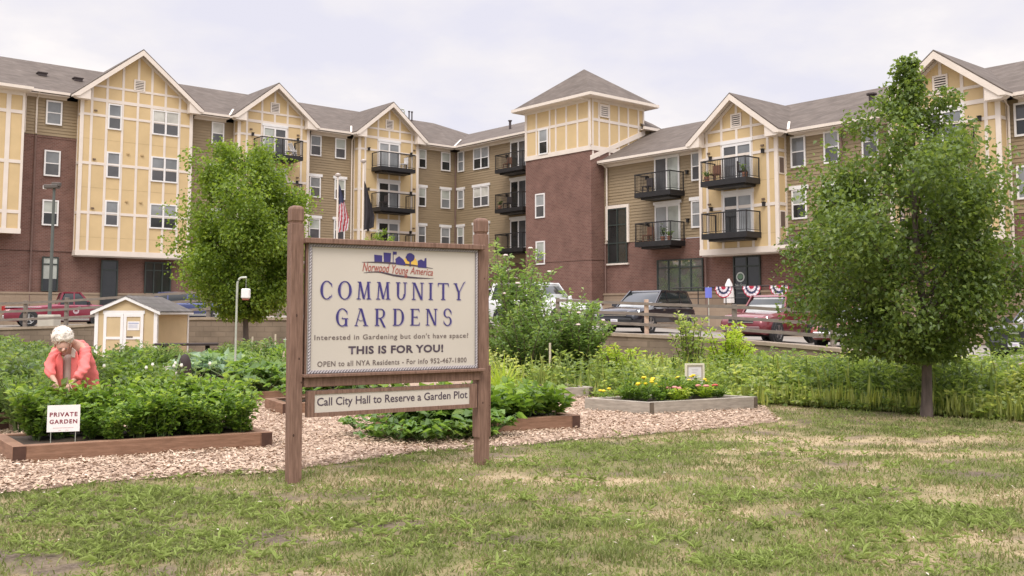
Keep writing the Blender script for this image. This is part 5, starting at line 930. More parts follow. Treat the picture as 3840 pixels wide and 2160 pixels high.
def leaves_on(st, per, L, Wd, seed, t0=.2, up=.35, fold=.25, droop=.2, jit=.35, off=.03, lv=.35, wv=.2, clus=0):
    r = np.random.default_rng(seed); P = []; D_ = []; Nn = []
    for s in st:
        t = t0 + (1 - t0) * r.random(per); ix = t * (len(s) - 1); i0 = np.minimum(ix.astype(int), len(s) - 2); f = (ix - i0)[:, None]; p = s[i0] * (1 - f) + s[i0 + 1] * f; ax = unit(s[i0 + 1] - s[i0])
        a = r.random(per) * 6.283; rad = np.stack([np.cos(a), np.sin(a), np.zeros(per)], 1); d = unit(rad + np.array([0, 0, up]) + ax * .25 + r.normal(0, jit, (per, 3)))
        P.append(p + rad * off * r.random((per, 1)) * 2); D_.append(d); Nn.append(np.array([0, 0, 1]) + r.normal(0, .45, (per, 3)))
    P, D_, Nn = map(np.concatenate, (P, D_, Nn)); n = len(P); Ls = L * (1 + lv * r.normal(0, .6, n)).clip(.4, 1.8); V, F = leaf_arrays(P, D_, Nn, Ls, Ls * (Wd / L) * (1 + wv * r.normal(0, .5, n)).clip(.6, 1.5), fold, droop)
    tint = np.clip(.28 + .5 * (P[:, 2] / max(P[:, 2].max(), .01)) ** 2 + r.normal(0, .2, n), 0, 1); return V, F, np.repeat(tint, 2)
def cat_(*parts):
    V, F, T = [], [], []; k = 0
    for v, f, t in parts: V.append(v); F.append(f + k); T.append(t); k += len(v)
    return np.concatenate(V), np.concatenate(F), np.concatenate(T)
def stem_mesh(st, r0, r1, mat, parent, name='stem', n=4):
    m = MB()
    for s in st: m.tube([tuple(p) for p in s], [r0 + (r1 - r0) * i / (len(s) - 1) for i in range(len(s))], n, False)
    return m.build(name, mat, parent, fix=False, smooth=True)
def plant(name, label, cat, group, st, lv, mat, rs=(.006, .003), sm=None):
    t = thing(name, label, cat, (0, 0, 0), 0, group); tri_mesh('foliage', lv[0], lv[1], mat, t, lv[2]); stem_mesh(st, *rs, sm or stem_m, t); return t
PROTO = {}
def proto(key, *variants): PROTO[key] = [list(variants), 0]
def put(key, x, y, z=0, s=1, rz=None, label=None, group=None):
    vs, used = PROTO[key]; p = vs[used % len(vs)]; PROTO[key][1] += 1
    rz = random.random() * 6.283 if rz is None else rz
    if used < len(vs):
        p.location = (x, y, z); p.rotation_euler = (0, 0, rz); p.scale = (s, s, s)
        if label: p['label'] = label
        if group: p['group'] = group
        return p
    return dup(p, (x, y, z), rz, label, s, group)
def mk_potato(seed):
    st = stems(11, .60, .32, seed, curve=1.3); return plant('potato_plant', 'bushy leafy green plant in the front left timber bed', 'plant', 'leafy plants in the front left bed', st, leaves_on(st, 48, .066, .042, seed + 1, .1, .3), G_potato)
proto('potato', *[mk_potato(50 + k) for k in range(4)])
for i in range(9):
    for j in range(4):
        u, v = .25 + i * .26 + random.uniform(-.06, .06), .2 + j * .27 + random.uniform(-.05, .05); x, y = bxy(*B1, u, v)
        if j == 0 and i < 2: continue
        if j == 0 and i == 2: x, y = bxy(*B1, .98, .3); put('potato', x, y, .14, .6)
        elif j == 1 and i < 2: x, y = bxy(*B1, u, .66); put('potato', x, y, .14, .95)
        else: put('potato', x, y, .14, random.uniform(.72, 1.25) * (.82 if j == 0 else 1.03))
def mk_bean(seed):
    st = stems(8, .42, .28, seed, curve=1.3); return plant('bean_plant', 'broad-leaved low plant in the timber bed behind the right sign post', 'plant', 'low plants behind the right sign post', st, leaves_on(st, 17, .13, .10, seed + 1, .2, .25, droop=.25), G_potato)
proto('bean', *[mk_bean(70 + k) for k in range(3)])
for i in range(7):
    for j in range(3): u, v = .3 + i * .31 + random.uniform(-.06, .06), .2 + j * .34; x, y = bxy(*BR_, u, v); put('bean', x, y, .14, random.uniform(.9, 1.15))
def mk_squash(seed, h=.42, sp=.5, n=12, lbl='sprawling squash plant with broad leaves', grp='squash plants', L=.2):
    r = np.random.default_rng(seed); st = stems(n, h, sp, seed, curve=1.1); P = np.array([s[-1] for s in st for _ in range(1)]); Pm = np.array([s[3 + k % 3] for k, s in enumerate(st)]); parts = []
    for PP in (P, Pm):
        m_ = len(PP); a = r.random(m_) * 6.283; d = np.stack([np.cos(a), np.sin(a), -.15 + .2 * r.random(m_)], 1); N_ = np.stack([r.normal(0, .3, m_), r.normal(0, .3, m_) - .25, np.ones(m_)], 1)
        for da in (-.75, 0, .75):    # a lobed leaf is three kites sharing a base
            c, s_ = np.cos(da), np.sin(da); dd = np.stack([d[:, 0] * c - d[:, 1] * s_, d[:, 0] * s_ + d[:, 1] * c, d[:, 2]], 1); Ls = L * (.75 + .5 * r.random(m_)) * (1 if da == 0 else .85); V, F = leaf_arrays(PP - unit(dd) * L * .1, dd, N_, Ls, Ls * .75, .12, .18); parts.append((V, F, np.repeat(np.clip(.5 + r.normal(0, .2, m_), 0, 1), 2)))
    lv = cat_(*parts); return plant('squash_plant', lbl, 'plant', grp, st, lv, G_squash, (.008, .006))
proto('squash', *[mk_squash(90 + k, lbl='broad-leaved squash plant in the timber bed left of the big sign', grp='squash plants left of the sign') for k in range(3)])
for i in range(7):
    for j in range(2): u, v = .2 + i * .33, .25 + j * .5; x, y = bxy(*BM, u, v); put('squash', x, y, .16, random.uniform(.85, 1.2))
proto('vine', *[mk_squash(120 + k, .26, .42, 16, 'low squash vine creeping over the wood chips under the sign', 'squash vines under the sign', .15) for k in range(3)])
for x, y, s in [(-1.95, 12.3, .6), (-1.65, 12.0, .8), (-1.35, 11.85, 1.0), (-1.05, 11.75, 1.05), (-.75, 11.85, 1.05), (-.5, 12.05, 1.0), (-1.2, 12.15, 1.1), (-.85, 12.3, 1.2), (-1.5, 12.35, 1.0), (-.2, 12.2, .9), (-.6, 12.5, 1.2)]: put('vine', x, y, .0 if y < 12.1 else .1, s)
for i in range(6):
    x, y = bxy(-3.45, 14.75, .3 + i * .32, .5); put('squash', x, y, .16, random.uniform(.7, .95), label='squash plant in the bed hidden behind the lower board of the big sign', group='squash plants behind the sign')
def mk_kale(seed):
    st = stems(16, .42, .34, seed, curve=1.2); r = np.random.default_rng(seed); a = leaves_on(st, 7, .17, .10, seed + 1, .45, .3, .35, .3); return plant('cabbage_plant', 'blue-green cabbage in the brown bed beside the dark stump', 'plant', 'blue-green cabbages', st, a, G_kale, (.009, .005), M('pale_stem', (.22, .28, .2), .6))
proto('kale', *[mk_kale(140 + k) for k in range(2)])
for u, v in ((.35, .3), (.9, .3), (1.45, .3), (.6, .7), (1.2, .75)): x, y = bxy(*BK, u, v); put('kale', x, y, .16, random.uniform(.95, 1.2))
for u, v in ((.35, .4), (.75, .45)): x, y = bxy(-8.15, 20.15, u, v); put('squash', x, y, .2, .8, label='broad-leaved plant in the pale concrete bed', group='plants in the pale bed')
def mk_grassy(seed):
    st = stems(22, .95, .32, seed, curve=2.2, k=8); V = []; F = []; T = []
    for s in st:
        d = np.gradient(s, axis=0); sd = unit(np.cross(d, [0.3, 1, .2])); w = .016 * np.sin(np.linspace(.5, 3.1, len(s)))[:, None]; i = sum(map(len, V)); V.append(np.stack([s - sd * w, s + sd * w], 1).reshape(-1, 3)); k = np.arange(len(s) - 1)[:, None] * 2 + i; F.append(np.concatenate([k + [0, 1, 3], k + [0, 3, 2]], 1).reshape(-1, 3)); T.append(np.full(2 * (len(s) - 1), .3 + .5 * random.random()))
    t = thing('corn_plant', 'clump of long upright strap leaves just right of the right sign post', 'plant', (0, 0, 0), 0, 'strap-leaved clumps'); tri_mesh('foliage', np.concatenate(V), np.concatenate(F), G_yell, t, np.concatenate(T)); return t
proto('strap', mk_grassy(160), mk_grassy(161))
for x, y, s in ((-.15, 14.9, 1), (.05, 15.1, .95), (-.35, 15.2, 1)): put('strap', x, y, 0, s)
# the flower bed
def mk_flower(seed, fm, label, group, h=.36, nf=3, fr=.035, mat=None):
    st = stems(8, h, .2, seed); t = plant('flower_plant', label, 'flower', group, st, leaves_on(st, 26, .075, .028, seed + 1, .1, .35), mat or G_potato, (.005, .003)); m = MB()
    for s in sorted(st, key=lambda s: -s[-1][2])[:nf]:
        x, y, z = s[-1]
        m.rings([[(x + r_ * math.cos(a * .6283) * (1 + .15 * (a % 2)), y + r_ * math.sin(a * .6283) * (1 + .15 * (a % 2)), z + dz) for a in range(10)] for r_, dz in ((.008, -.01), (fr, .004), (fr * 1.05, .018), (fr * .5, .034))])
    m.build('bloom', fm, t, smooth=True); return t
yl = M('bloom_yellow', (.75, .55, .02), .6, .1); rd = M('bloom_red', (.55, .08, .06), .6, .2); pk_ = M('bloom_pink', (.62, .24, .22), .6, .2); wh_ = M('bloom_white', (.72, .72, .62), .6, .1)
proto('yel', mk_flower(200, yl, 'yellow flowering plant in the grey timber bed', 'yellow flowers in the grey bed', nf=3), mk_flower(201, yl, 'yellow flowering plant in the grey timber bed', 'yellow flowers in the grey bed', .42, 2, .045))
proto('red', mk_flower(204, rd, 'red flowering plant at the right end of the grey timber bed', 'red flowers in the grey bed', .26, 2, .045)); proto('pink', mk_flower(206, pk_, 'pink and pale flowering plant at the front of the grey timber bed', 'pink flowers in the grey bed', .24, 2, .05, G_yell)); proto('green', mk_flower(208, G_potato, 'green leafy plant without open flowers in the grey timber bed', 'green plants in the grey bed', .4, 1, .02), mk_flower(209, G_dark, 'green leafy plant without open flowers in the grey timber bed', 'green plants in the grey bed', .44, 1, .02))
for k, u, v in [('yel', .25, .35), ('yel', .5, .55), ('yel', .75, .5), ('yel', .85, .75), ('yel', .6, .85), ('green', .2, .7), ('green', .4, .8), ('green', .3, .55), ('green', .6, .35), ('green', .45, .2), ('green', 1.0, .6), ('green', 1.2, .7), ('green', 1.35, .5), ('green', 1.1, .85), ('yel', 1.5, .8), ('yel', 1.75, .7), ('yel', 1.9, .85), ('green', 1.55, .6), ('green', 1.45, .9), ('red', 1.85, .5), ('red', 1.75, .3), ('pink', .62, .13), ('pink', .8, .16), ('pink', 1.5, .35), ('green', .95, .4), ('green', .75, .25)]:
    x, y = bxy(*BW, u, v); x, y = bxy(*BW, u * .94 + .08 - .414 * v * .9, v * .9 + .05); put(k, x, y, .17, random.uniform(.74, .95))
put('yel', 1.5, 15.7, .05, .8, label='yellow-green leafy plant at the left corner of the grey flower bed')
# taller vegetables and bushes behind the beds
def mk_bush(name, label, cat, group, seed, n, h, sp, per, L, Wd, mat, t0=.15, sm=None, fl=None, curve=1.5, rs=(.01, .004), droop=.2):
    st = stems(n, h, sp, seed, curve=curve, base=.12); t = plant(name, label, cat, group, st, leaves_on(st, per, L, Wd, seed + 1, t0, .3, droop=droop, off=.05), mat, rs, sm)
    if fl:
        m = MB()
        for s in st[:fl[1]]: x, y, z = s[-1]; m.rings([[(x + r_ * math.cos(a), y + r_ * math.sin(a), z + dz) for a in range(7)] for r_, dz in ((.01, -.01), (fl[2], .01), (fl[2] * .6, .04))])
        m.build('bloom', fl[0], t)
    return t
gv = 'vegetable plants filling the plots behind the front beds'
proto('veg', mk_bush('vegetable_plant', 'bushy vegetable plant in the plots behind the front beds', 'plant', gv, 301, 14, .75, .45, 44, .085, .045, G_dark), mk_bush('vegetable_plant', 'bushy vegetable plant in the plots behind the front beds', 'plant', gv, 303, 14, .68, .5, 40, .10, .055, G_potato), mk_bush('vegetable_plant', 'bushy vegetable plant in the plots behind the front beds', 'plant', gv, 305, 20, .8, .4, 60, .07, .018, G_fern), mk_bush('vegetable_plant', 'bushy vegetable plant in the plots behind the front beds', 'plant', gv, 307, 12, .6, .5, 34, .13, .09, G_squash))
vr = np.random.default_rng(11); cnt = 0
for y in np.arange(12.9, 28.5, .85):
    for x in np.arange(-.60 * y, -.20 * y, .85):
        xx, yy = x + vr.uniform(-.3, .3), y + vr.uniform(-.3, .3); D_x = 1288 + xx / yy * 2444
        if yy < 15.2 and D_x > 140: continue                        # clear path and the gardener
        if 520 < D_x < 760 and yy < 18.2: continue
        if D_x > 735: continue
        if abs(xx + 6) < 1.3 and 19.2 < yy < 21.5: continue
        if 385 < D_x < 605 and yy < 22.5: continue
        if 415 < D_x < 530 and yy < 25.5: continue
        if yy < 17 and D_x > 300: continue
        if 235 < D_x < 480 and yy < 26 and yy > 21: continue
        zt_ = CAMZ - np.interp(D_x, [0, 120, 235, 300, 340, 420, 440, 500, 600, 735], [52, 70, 108, 100, 72, 75, 100, 82, 75, 60]) * yy / 2444
        sc_ = float(np.clip(zt_ / .72 * vr.uniform(.8, 1.05), .3, 1.25))
        if zt_ < .22: continue
        put('veg', xx, yy, 0, sc_); cnt += 1
# the tall feathery plant before the shed and pale blooms
put('veg', -8.55, 22.3, 0, 1.35, label='tall feathery green plant standing in front of the shed doors'); PROTO['veg'][1] = 6; ft = put('veg', -8.05, 22.6, 0, 1.3, label='feathery green plant at the right corner of the shed')
proto('wbloom', mk_bush('flower_plant', 'white flowering plant among the vegetables on the left', 'flower', 'white flowers on the left', 330, 6, .62, .3, 12, .07, .04, G_dark, fl=(wh_, 3, .022)))
for x, y in ((-7.9, 15.9), (-5.6, 15.9), (-5.35, 16.4), (-6.9, 15.6)): put('wbloom', x, y, .15, 1.15)
shg = 'tall bushes right of the sign'
def mk_shrub(seed, h, sp, n, per, label, mat=G_shrub, L=.085, fl=None): return mk_bush('garden_shrub', label, 'bush', shg, seed, n, h, sp, per, L, L * .55, mat, .12, twig, fl, 1.25, (.02, .006))
pf = M('bloom_palepink', (.62, .50, .46), .7, .1)
for x, y, a in ((.05, 22.0, (401, 3.2, 1.0, 34, 150, 'tallest loose bush with pale flowers just right of the sign', G_shrub, .10, (pf, 12, .06))), (1.0, 21.0, (402, 2.1, 1.1, 40, 150, 'wide rounded bush in front of the white SUV')), (1.45, 20.7, (403, 1.75, .72, 30, 130, 'smaller bush whose right side reaches the dark crossover', G_shrub, .085, (pf, 5, .05))), (.3, 20.4, (404, 1.7, .95, 36, 140, 'dark lower bush behind the strap leaves'))): t = mk_shrub(*a[:6], **dict(zip(('mat', 'L', 'fl'), a[6:]))); t.location = (x, y, 0)
for x, y, s, a in ((3.75, 20.4, 1, (411, 1.75, .32, 12, 90, 'thin sapling with sparse leaves left of the lime bush', G_weed)), (4.5, 20.6, 1, (412, 1.5, .5, 18, 110, 'lime-green bush before the rail fence', G_yell)), (5.0, 21.2, 1, (413, 1.0, .5, 16, 80, 'low lime-green bush below the fence', G_yell)), (2.2, 19.6, 1, (414, 1.05, .4, 14, 80, 'yellow-green spiky bush in front of the block wall', G_yell))):
    t = mk_shrub(*a[:6], mat=a[6]); t.location = (x, y, 0); t.scale = (s,) * 3; t['group'] = 'young bushes before the wall'
# weeds: the uncountable growth between the lawn and the wall
def weeds():
    r = np.random.default_rng(77); N = 6200; y = 15 + 15 * r.random(N) ** 1.9; x = -.6 + r.random(N) * (.60 * y + .6); x2 = r.random(1700) * 6.5 + 4.2; y2 = lawn_edge(x2) + 3.2 * r.random(1700) ** 1.2; x = np.concatenate([x, x2]); y = np.concatenate([y, y2])
    ed = np.where(x > 4.1, lawn_edge(x), np.interp(x, [-.6, 1.0, 2.6, 4.1], [17.9, 17.9, 17.2, 16.6])); ok = (y > ed + np.where(x > 4.1, .14, 0)) & (y < wally(x) - .3) & (x < 10.5); x, y, ed = x[ok], y[ok], ed[ok]
    h = .40 + .55 * fbm(x * .8, y * .8, 61) + .25 * r.random(len(x)); h *= np.clip(.16 + (y - ed - .25) / (.5 + 6.0 * fbm(x * .9, y * .9, 71) ** 2), .16, 1) * (.15 + 1.7 * fbm(x * 1.9, y * 1.9, 73)) * np.where(r.random(len(x)) < .1, 1.35, 1); hm = CAMZ - np.interp(1288 + x / y * 2444, [1240, 1480, 1560, 2060, 2150, 2576], [84, 92, 118, 122, 112, 112]) * y / 2444 * (.92 + .25 * r.random(len(x))); h = np.minimum(h, np.maximum(hm * (.55 + .9 * fbm(x * 1.4, y * 2, 79)), .1)); big = fbm(x * .45, y * .45, 63); kind = fbm(x * .7 + 5, y * .7, 67)
    pv, pf_, pt = [], [], []; k = 0; per = 14
    for _ in range(1):
        n = len(x); t = r.random((n, per)) ** .8; a = r.random((n, per)) * 6.283; rad = (.03 + .11 * r.random((n, per))); P = np.stack([x[:, None] + np.cos(a) * rad, y[:, None] + np.sin(a) * rad, h[:, None] * (.04 + .98 * t ** 1.15)], -1).reshape(-1, 3)
        d = np.stack([np.cos(a), np.sin(a), .3 + r.normal(0, .4, (n, per))], -1).reshape(-1, 3); Nn = np.array([0, 0, 1]) + r.normal(0, .5, (n * per, 3)); L = (.06 + .06 * r.random(n * per)) * np.repeat(.8 + .6 * big, per); Wd = L * np.repeat(.28 + .5 * kind, per)
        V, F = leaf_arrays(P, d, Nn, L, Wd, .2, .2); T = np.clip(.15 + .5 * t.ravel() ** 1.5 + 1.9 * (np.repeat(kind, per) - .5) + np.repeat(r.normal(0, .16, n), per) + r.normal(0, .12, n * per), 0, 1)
    ms_ = 1000; sx_ = r.random(ms_) * 9.5 - .3; sy_ = np.where(sx_ > 4.1, lawn_edge(sx_), 17.4) + .3 + 4 * r.random(ms_) ** 1.5; sa = r.random(ms_) * 6.283; sh_ = (.2 + .6 * r.random(ms_)) * np.clip(.35 + (sy_ - np.where(sx_ > 4.1, lawn_edge(sx_), 17.4)) / 1.8, .35, 1); sh_ = np.minimum(sh_, CAMZ - 92 * sy_ / 2444); V3, F3 = leaf_arrays(np.stack([sx_, sy_, np.zeros(ms_)], 1), np.stack([np.cos(sa) * (.1 + .7 * r.random(ms_)), np.sin(sa) * .3, np.ones(ms_)], 1), np.stack([np.cos(sa), np.sin(sa), np.zeros(ms_)], 1), sh_, np.full(ms_, .008), .1, .3); T3 = np.repeat(np.clip(.8 + r.normal(0, .25, ms_), 0, 1), 2)
    m = 2600; bx = r.random(m) * 6.8 + 3.8; by = np.where(bx > 4.1, lawn_edge(bx), 16.7) + .05 + .6 * r.random(m) ** 2; hh = .08 + .30 * r.random(m) ** 2; a = r.random(m) * 6.283; P = np.stack([bx, by, np.zeros(m)], 1); d = np.stack([np.cos(a) * .3, np.sin(a) * .3, np.ones(m)], 1); V2, F2 = leaf_arrays(P, d, np.stack([np.cos(a), np.sin(a), np.zeros(m)], 1), hh, np.full(m, .008), .1, .3); T2 = np.repeat(np.clip(.95 + r.normal(0, .15, m), 0, 1), 2)
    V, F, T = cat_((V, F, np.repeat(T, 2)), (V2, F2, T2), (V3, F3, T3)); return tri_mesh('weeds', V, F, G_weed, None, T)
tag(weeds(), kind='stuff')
# lawn grass blades and broad-leaved lawn weeds
gb, t, p, o = new_mat('grass_blade'); at = nn(t, 'ShaderNodeAttribute', attribute_name='dry'); a2 = nn(t, 'ShaderNodeAttribute', attribute_name='tint')
ra = ramp(t, a2.outputs['Fac'], [(0, (.135, .165, .050)), (.5, (.225, .265, .078)), (1, (.325, .405, .11))]); rb_ = ramp(t, a2.outputs['Fac'], [(0, (.26, .21, .105)), (1, (.50, .40, .245))]); mxx = nn(t, 'ShaderNodeMix', data_type='RGBA'); t.links.new(at.outputs['Fac'], mxx.inputs[0]); t.links.new(ra.outputs[0], mxx.inputs[6]); t.links.new(rb_.outputs[0], mxx.inputs[7]); t.links.new(mxx.outputs[2], p.inputs['Base Color']); p.inputs['Roughness'].default_value = .55; p.inputs['Specular IOR Level'].default_value = .25
trn = nn(t, 'ShaderNodeBsdfTranslucent'); t.links.new(mxx.outputs[2], trn.inputs[0]); ms = nn(t, 'ShaderNodeMixShader'); ms.inputs[0].default_value = .4; t.links.new(p.outputs[0], ms.inputs[1]); t.links.new(trn.outputs[0], ms.inputs[2]); t.links.new(ms.outputs[0], o.inputs[0])
def grass():
    r = np.random.default_rng(5); N = 250000; y = 5.3 + 11.5 * r.random(N) ** 1.35; x = (r.random(N) - .5) * 1.16 * y; le = lawn_edge(x) + .16 * (fbm(x * 2.2, x * 0 + .5, 41) - .5); ok = (y < le + .10 * r.random(N) ** 3) | ((y < le + .5) & (r.random(N) < .012)); x, y = x[ok], y[ok]
    dry, bare = fields(x, y); den = fbm(x * 3, y * 3, 17); ok = r.random(len(x)) < np.clip(1.05 - 1.1 * bare - .35 * dry, .05, 1) * (.15 + 1.25 * den ** 1.3); x, y, dry, den = x[ok], y[ok], dry[ok], den[ok]; n = len(x)
    pd = r.random(n) < (dry * 1.05 - .12); dv = np.where(pd, .75 + .25 * r.random(n), .25 * dry * r.random(n)); h = (.014 + .042 * r.random(n) ** 1.5) * (.6 + 1.1 * den) * np.where(dry > .6, .7, 1.05); a = r.random(n) * 6.283; ln = .1 + .9 * r.random(n) ** 1.6
    z0 = .035 * (fbm(x * 1.7, y * 1.7, 31) - .5) - .015; P = np.stack([x, y, z0], 1); d = unit(np.stack([np.cos(a) * ln, np.sin(a) * ln, np.ones(n)], 1)); sd = unit(np.cross(d, np.stack([r.normal(0, 1, n), r.normal(0, 1, n), np.zeros(n)], 1))); w = (.0022 + .0022 * r.random(n))[:, None] * (1 + .06 * y[:, None]); H = h[:, None]
    V = np.stack([P - sd * w, P + sd * w, P + d * H * .6 + sd * w * .8, P + d * H * .6 - sd * w * .8, P + d * H + np.stack([np.cos(a), np.sin(a), -np.ones(n) * .5], 1) * H * .25], 1).reshape(-1, 3); b = np.arange(n)[:, None] * 5; F = np.concatenate([b + [0, 1, 2], b + [0, 2, 3], b + [3, 2, 4]], 1).reshape(-1, 3); T = np.clip(.45 + 1.0 * (fbm(x * 1.1, y * 1.6, 19) - .5) + .8 * (fbm(x * 7, y * 9, 29) - .5) + r.normal(0, .2, n), 0, 1)
    # broad-leaved patches
    m = 22000; yb = 5.4 + 8 * r.random(m) ** 1.2; xb = (r.random(m) - .5) * 1.15 * yb; g = ell(xb, yb, GREEN) + 1.6 * (fbm(xb * 1.6, yb * 2.2, 23) - .5); ok = (yb < lawn_edge(xb) + .25 * r.random(m) ** 3) & (r.random(m) < g * 1.1 + .1 * (lawn_edge(xb) - yb < .35)); xb, yb = xb[ok], yb[ok]; m = len(xb); per = 6
    a = r.random((m, per)) * 6.283; P2 = np.repeat(np.stack([xb, yb, np.full(m, .005)], 1), per, 0); d2 = np.stack([np.cos(a), np.sin(a), .3 + 1.6 * r.random((m, per)) ** 2], -1).reshape(-1, 3); L2 = np.repeat(.025 + .06 * r.random(m) ** 2, per) * (.5 + r.random(m * per)); V2, F2 = leaf_arrays(P2, d2, np.array([0, 0, 1]) + r.normal(0, .35, (m * per, 3)), L2, L2 * .16 + .002, .2, .35); T2 = np.repeat(np.repeat(np.clip(.92 + r.normal(0, .16, m), 0, 1), per), 2)
    k = len(V); D1 = np.repeat(dv, 3); V = np.concatenate([V, V2]); F = np.concatenate([F, F2 + k]); return tri_mesh('grass', V, F, gb, None, np.concatenate([np.repeat(T, 3), T2]), {'dry': np.concatenate([D1, np.zeros(len(F2))])})
tag(grass(), kind='stuff')
lm = M('dry_leaf', (.50, .44, .36), .8, .3); 
def litter():
    r = np.random.default_rng(3); n = 240; y = 5.6 + 8 * r.random(n); x = (r.random(n) - .5) * 1.1 * y; ok = y < lawn_edge(x); x, y = x[ok], y[ok]; n = len(x); a = r.random(n) * 6.28; V, F = leaf_arrays(np.stack([x, y, np.full(n, .03)], 1), np.stack([np.cos(a), np.sin(a), r.normal(0, .2, n)], 1), np.array([0, 0, 1]) + r.normal(0, .3, (n, 3)), .02 + .035 * r.random(n), .014, .1, .1); return tri_mesh('leaf_litter', V, F, lm)
tag(litter(), kind='stuff')
# potted plants and lanterns on the balconies
def pot(s_, o_, z, label, leaf, h=.35):
    t = thing('potted_plant', label, 'potted plant', tuple(APw(o_, s_, z)), 0, 'potted plants on the balconies'); m = MB(); m.tube([(0, 0, 0), (0, 0, .26)], [.11, .15], 10); m.build('pot', M('terracotta', (.28, .13, .08), .8, .1), t, smooth=True)
    st = [p_ + np.array([0, 0, .24]) for p_ in stems(9, h, .22, int(s_ * 10))]; lv = leaves_on(st, 12, .1, .06, 5, .1, .3); tri_mesh('foliage', lv[0], lv[1], leaf, t, lv[2])
pot(26.3, 4.6, 5.74, 'tall leafy potted plant on the lower balcony beside the stair window', G_dark, .8); pot(26.8, 4.6, 5.74, 'short leafy potted plant at the right end of the lower balcony', G_potato, .35); pot(30.4, 5.6, 8.73, 'potted plant at the left end of the upper right-gable balcony', G_shrub, .4); pot(32.9, 5.6, 8.73, 'potted plant at the right end of the upper right-gable balcony', G_shrub, .5); pot(7.2, 1.2, 9.4, 'potted plant on the middle balcony beside the tower', G_dark, .5)
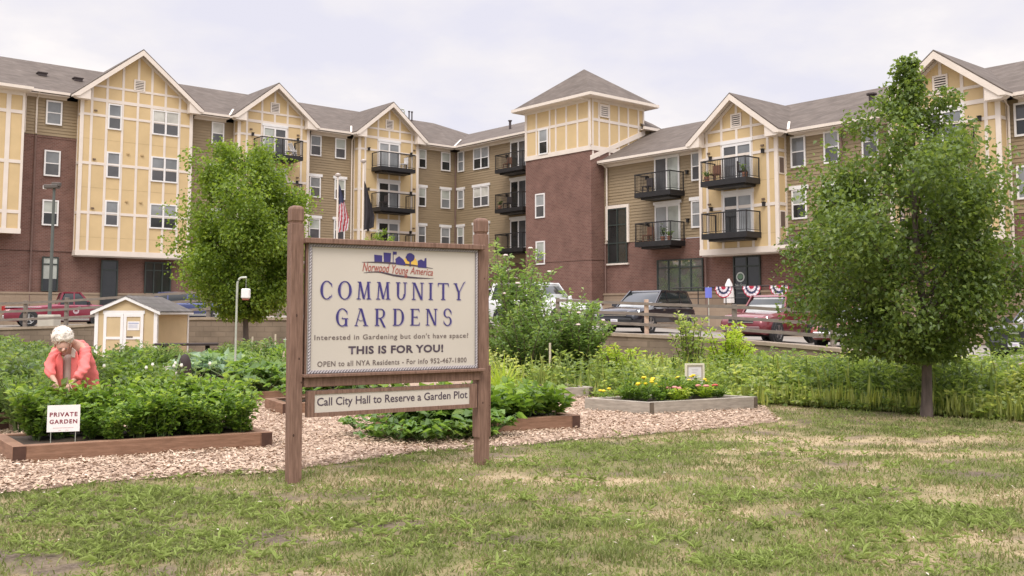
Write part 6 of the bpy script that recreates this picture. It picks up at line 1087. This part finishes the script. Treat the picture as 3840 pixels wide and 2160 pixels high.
# trees
def tree(label, loc, seed, trunk_h, r0, prof, leaf, L, Wd, mat, nlimb, nl, lean, ztop, rise, sigma, clump=.5, spread=(.085, .05), skew=((0, 0), (9, 0))):
    """prof: list of (z, radius) of the crown outline"""
    r = np.random.default_rng(seed); t = thing('tree', label, 'tree', loc); zs = np.array([p_[0] for p_ in prof]); rs_ = np.array([p_[1] for p_ in prof]); ax = lambda z: np.array([lean[0] * z + .04 * math.sin(z * 1.7), lean[1] * z + .03 * math.cos(z * 1.3), z]); m = MB()
    tz = np.linspace(-.1, ztop * .93, 16); m.tube([tuple(ax(z)) for z in tz], [max(.008, r0 * (1.2 if z < .05 else 1) * (1 - .93 * (max(z, 0) / ztop) ** .9)) for z in tz], 9); trunk = m.build('trunk', bark, t, smooth=True); bm_ = MB(); C = []
    for k in range(nlimb):
        f = (k + .5) / nlimb; zt = zs[0] + (ztop - zs[0]) * (f ** 1.15); zt = min(zt, ztop * .99); rad = np.interp(zt, zs, rs_) * (.48 + .68 * r.random() ** .7); z0 = max(trunk_h, zt - rise * rad * (.7 + .5 * r.random())); a = k * 2.39996 + r.normal(0, .35); b = ax(z0); e = ax(zt) * np.array([1, 1, 0]) + np.array([np.interp(zt, [q_[0] for q_ in skew], [q_[1] for q_ in skew]), 0, 0]) + np.array([math.cos(a) * rad, math.sin(a) * rad, zt]); n = 7; u = np.linspace(0, 1, n)[:, None]
        pts = b + (e - b) * u + np.array([0, 0, 1]) * (.10 * rad * np.sin(u * math.pi)) * (-1 if r.random() < .5 else 1) + r.normal(0, .02, (n, 3)) * u; br = max(.006, r0 * .28 * (1 - .75 * z0 / ztop)); bm_.tube([tuple(q_) for q_ in pts], [br * (1 - .8 * i / (n - 1)) for i in range(n)], 5, False)
        for j in range(2, n): C.append((pts[j], rad * spread[0] + spread[1], j / (n - 1)))
        for q_ in range(4):
            i = r.integers(2, n - 1); dv_ = unit(np.array([math.cos(a), math.sin(a), .3]) + r.normal(0, .65, 3)); ln = rad * (.25 + .25 * r.random()); p2 = pts[i] + dv_ * ln; bm_.tube([tuple(pts[i]), tuple((pts[i] + p2) / 2 + r.normal(0, .02, 3)), tuple(p2)], [br * .35, br * .25, br * .1], 4, False); C.append((pts[i] * .5 + p2 * .5, rad * spread[0] * .85 + spread[1], .7)); C.append((p2, rad * spread[0] * .85 + spread[1], 1))
    for z in np.linspace(ztop * .75, ztop, 9): C.append((ax(z), .07, .5))
    bm_.build('branch', bark, trunk, fix=False, smooth=True)
    cp = np.array([c[0] for c in C]); cs_ = np.array([c[1] for c in C]) * sigma; w = np.array([.35 + c[2] for c in C]) * cs_ ** 2.0 * np.exp(r.normal(0, clump, len(C))); ct = r.normal(0, .16, len(C)); ix = r.choice(len(C), nl, p=w / w.sum()); g = r.normal(0, 1, (nl, 3)); g = g / np.maximum(1, np.linalg.norm(g, axis=1, keepdims=True) / 1.9); P = cp[ix] + g * cs_[ix][:, None]; P = P[P[:, 2] > zs[0] * .85]; ix = ix[:len(P)]; n = len(P)
    o2 = P - np.array([ax(z) for z in P[:, 2]]); d = unit(unit(o2) * .5 + r.normal(0, .7, (n, 3)) + np.array([0, 0, -.25])); Ls = L * (.65 + .6 * r.random(n)); V, F = leaf_arrays(P, d, np.array([0, 0, 1.]) + r.normal(0, .8, (n, 3)), Ls, Ls * Wd / L, .22, .22)
    tri_mesh('crown', V, F, mat, t, np.repeat(np.clip(.42 + ct[ix] + r.normal(0, .2, n), 0, 1), 2)); return t
tree('young green tree with a straight grey trunk on the right of the lawn', (6.22, 14.72, 0), 501, .72, .085, [(.95, .25), (1.2, .75), (1.5, 1.1), (2.0, 1.52), (2.7, 1.7), (3.4, 1.45), (4.0, 1.18), (4.5, .78), (4.8, .36), (5.15, .18), (5.55, .05)], None, .080, .052, G_tree, 70, 44000, (-.02, 0), 5.45, .62, 1.12, .8, (.085, .055), ((.8, -.25), (1.2, -.72), (1.9, -.55), (2.6, -.1), (5.5, 0)))
tree('bright green tree in front of the left wing, left of the sign', (-8.1, 29.6, 0), 601, 1.3, .10, [(1.5, .4), (2.0, 1.0), (2.6, 1.5), (3.4, 1.8), (4.6, 1.9), (5.4, 1.75), (6.1, 1.4), (6.6, .9), (6.9, .3)], None, .10, .078, G_maple, 70, 46000, (-.015, 0), 6.75, .8, 1.1, .6, (.09, .06))
tree('small green tree just behind the sign, below the flags', (-7.7, 57, 0), 641, 1.8, .07, [(1.8, .5), (2.6, 1.3), (3.6, 1.5), (4.8, 1.3), (5.8, .8), (6.4, .2)], None, .14, .09, G_maple, 30, 5000, (0, 0), 6.4, .8, 1.05)
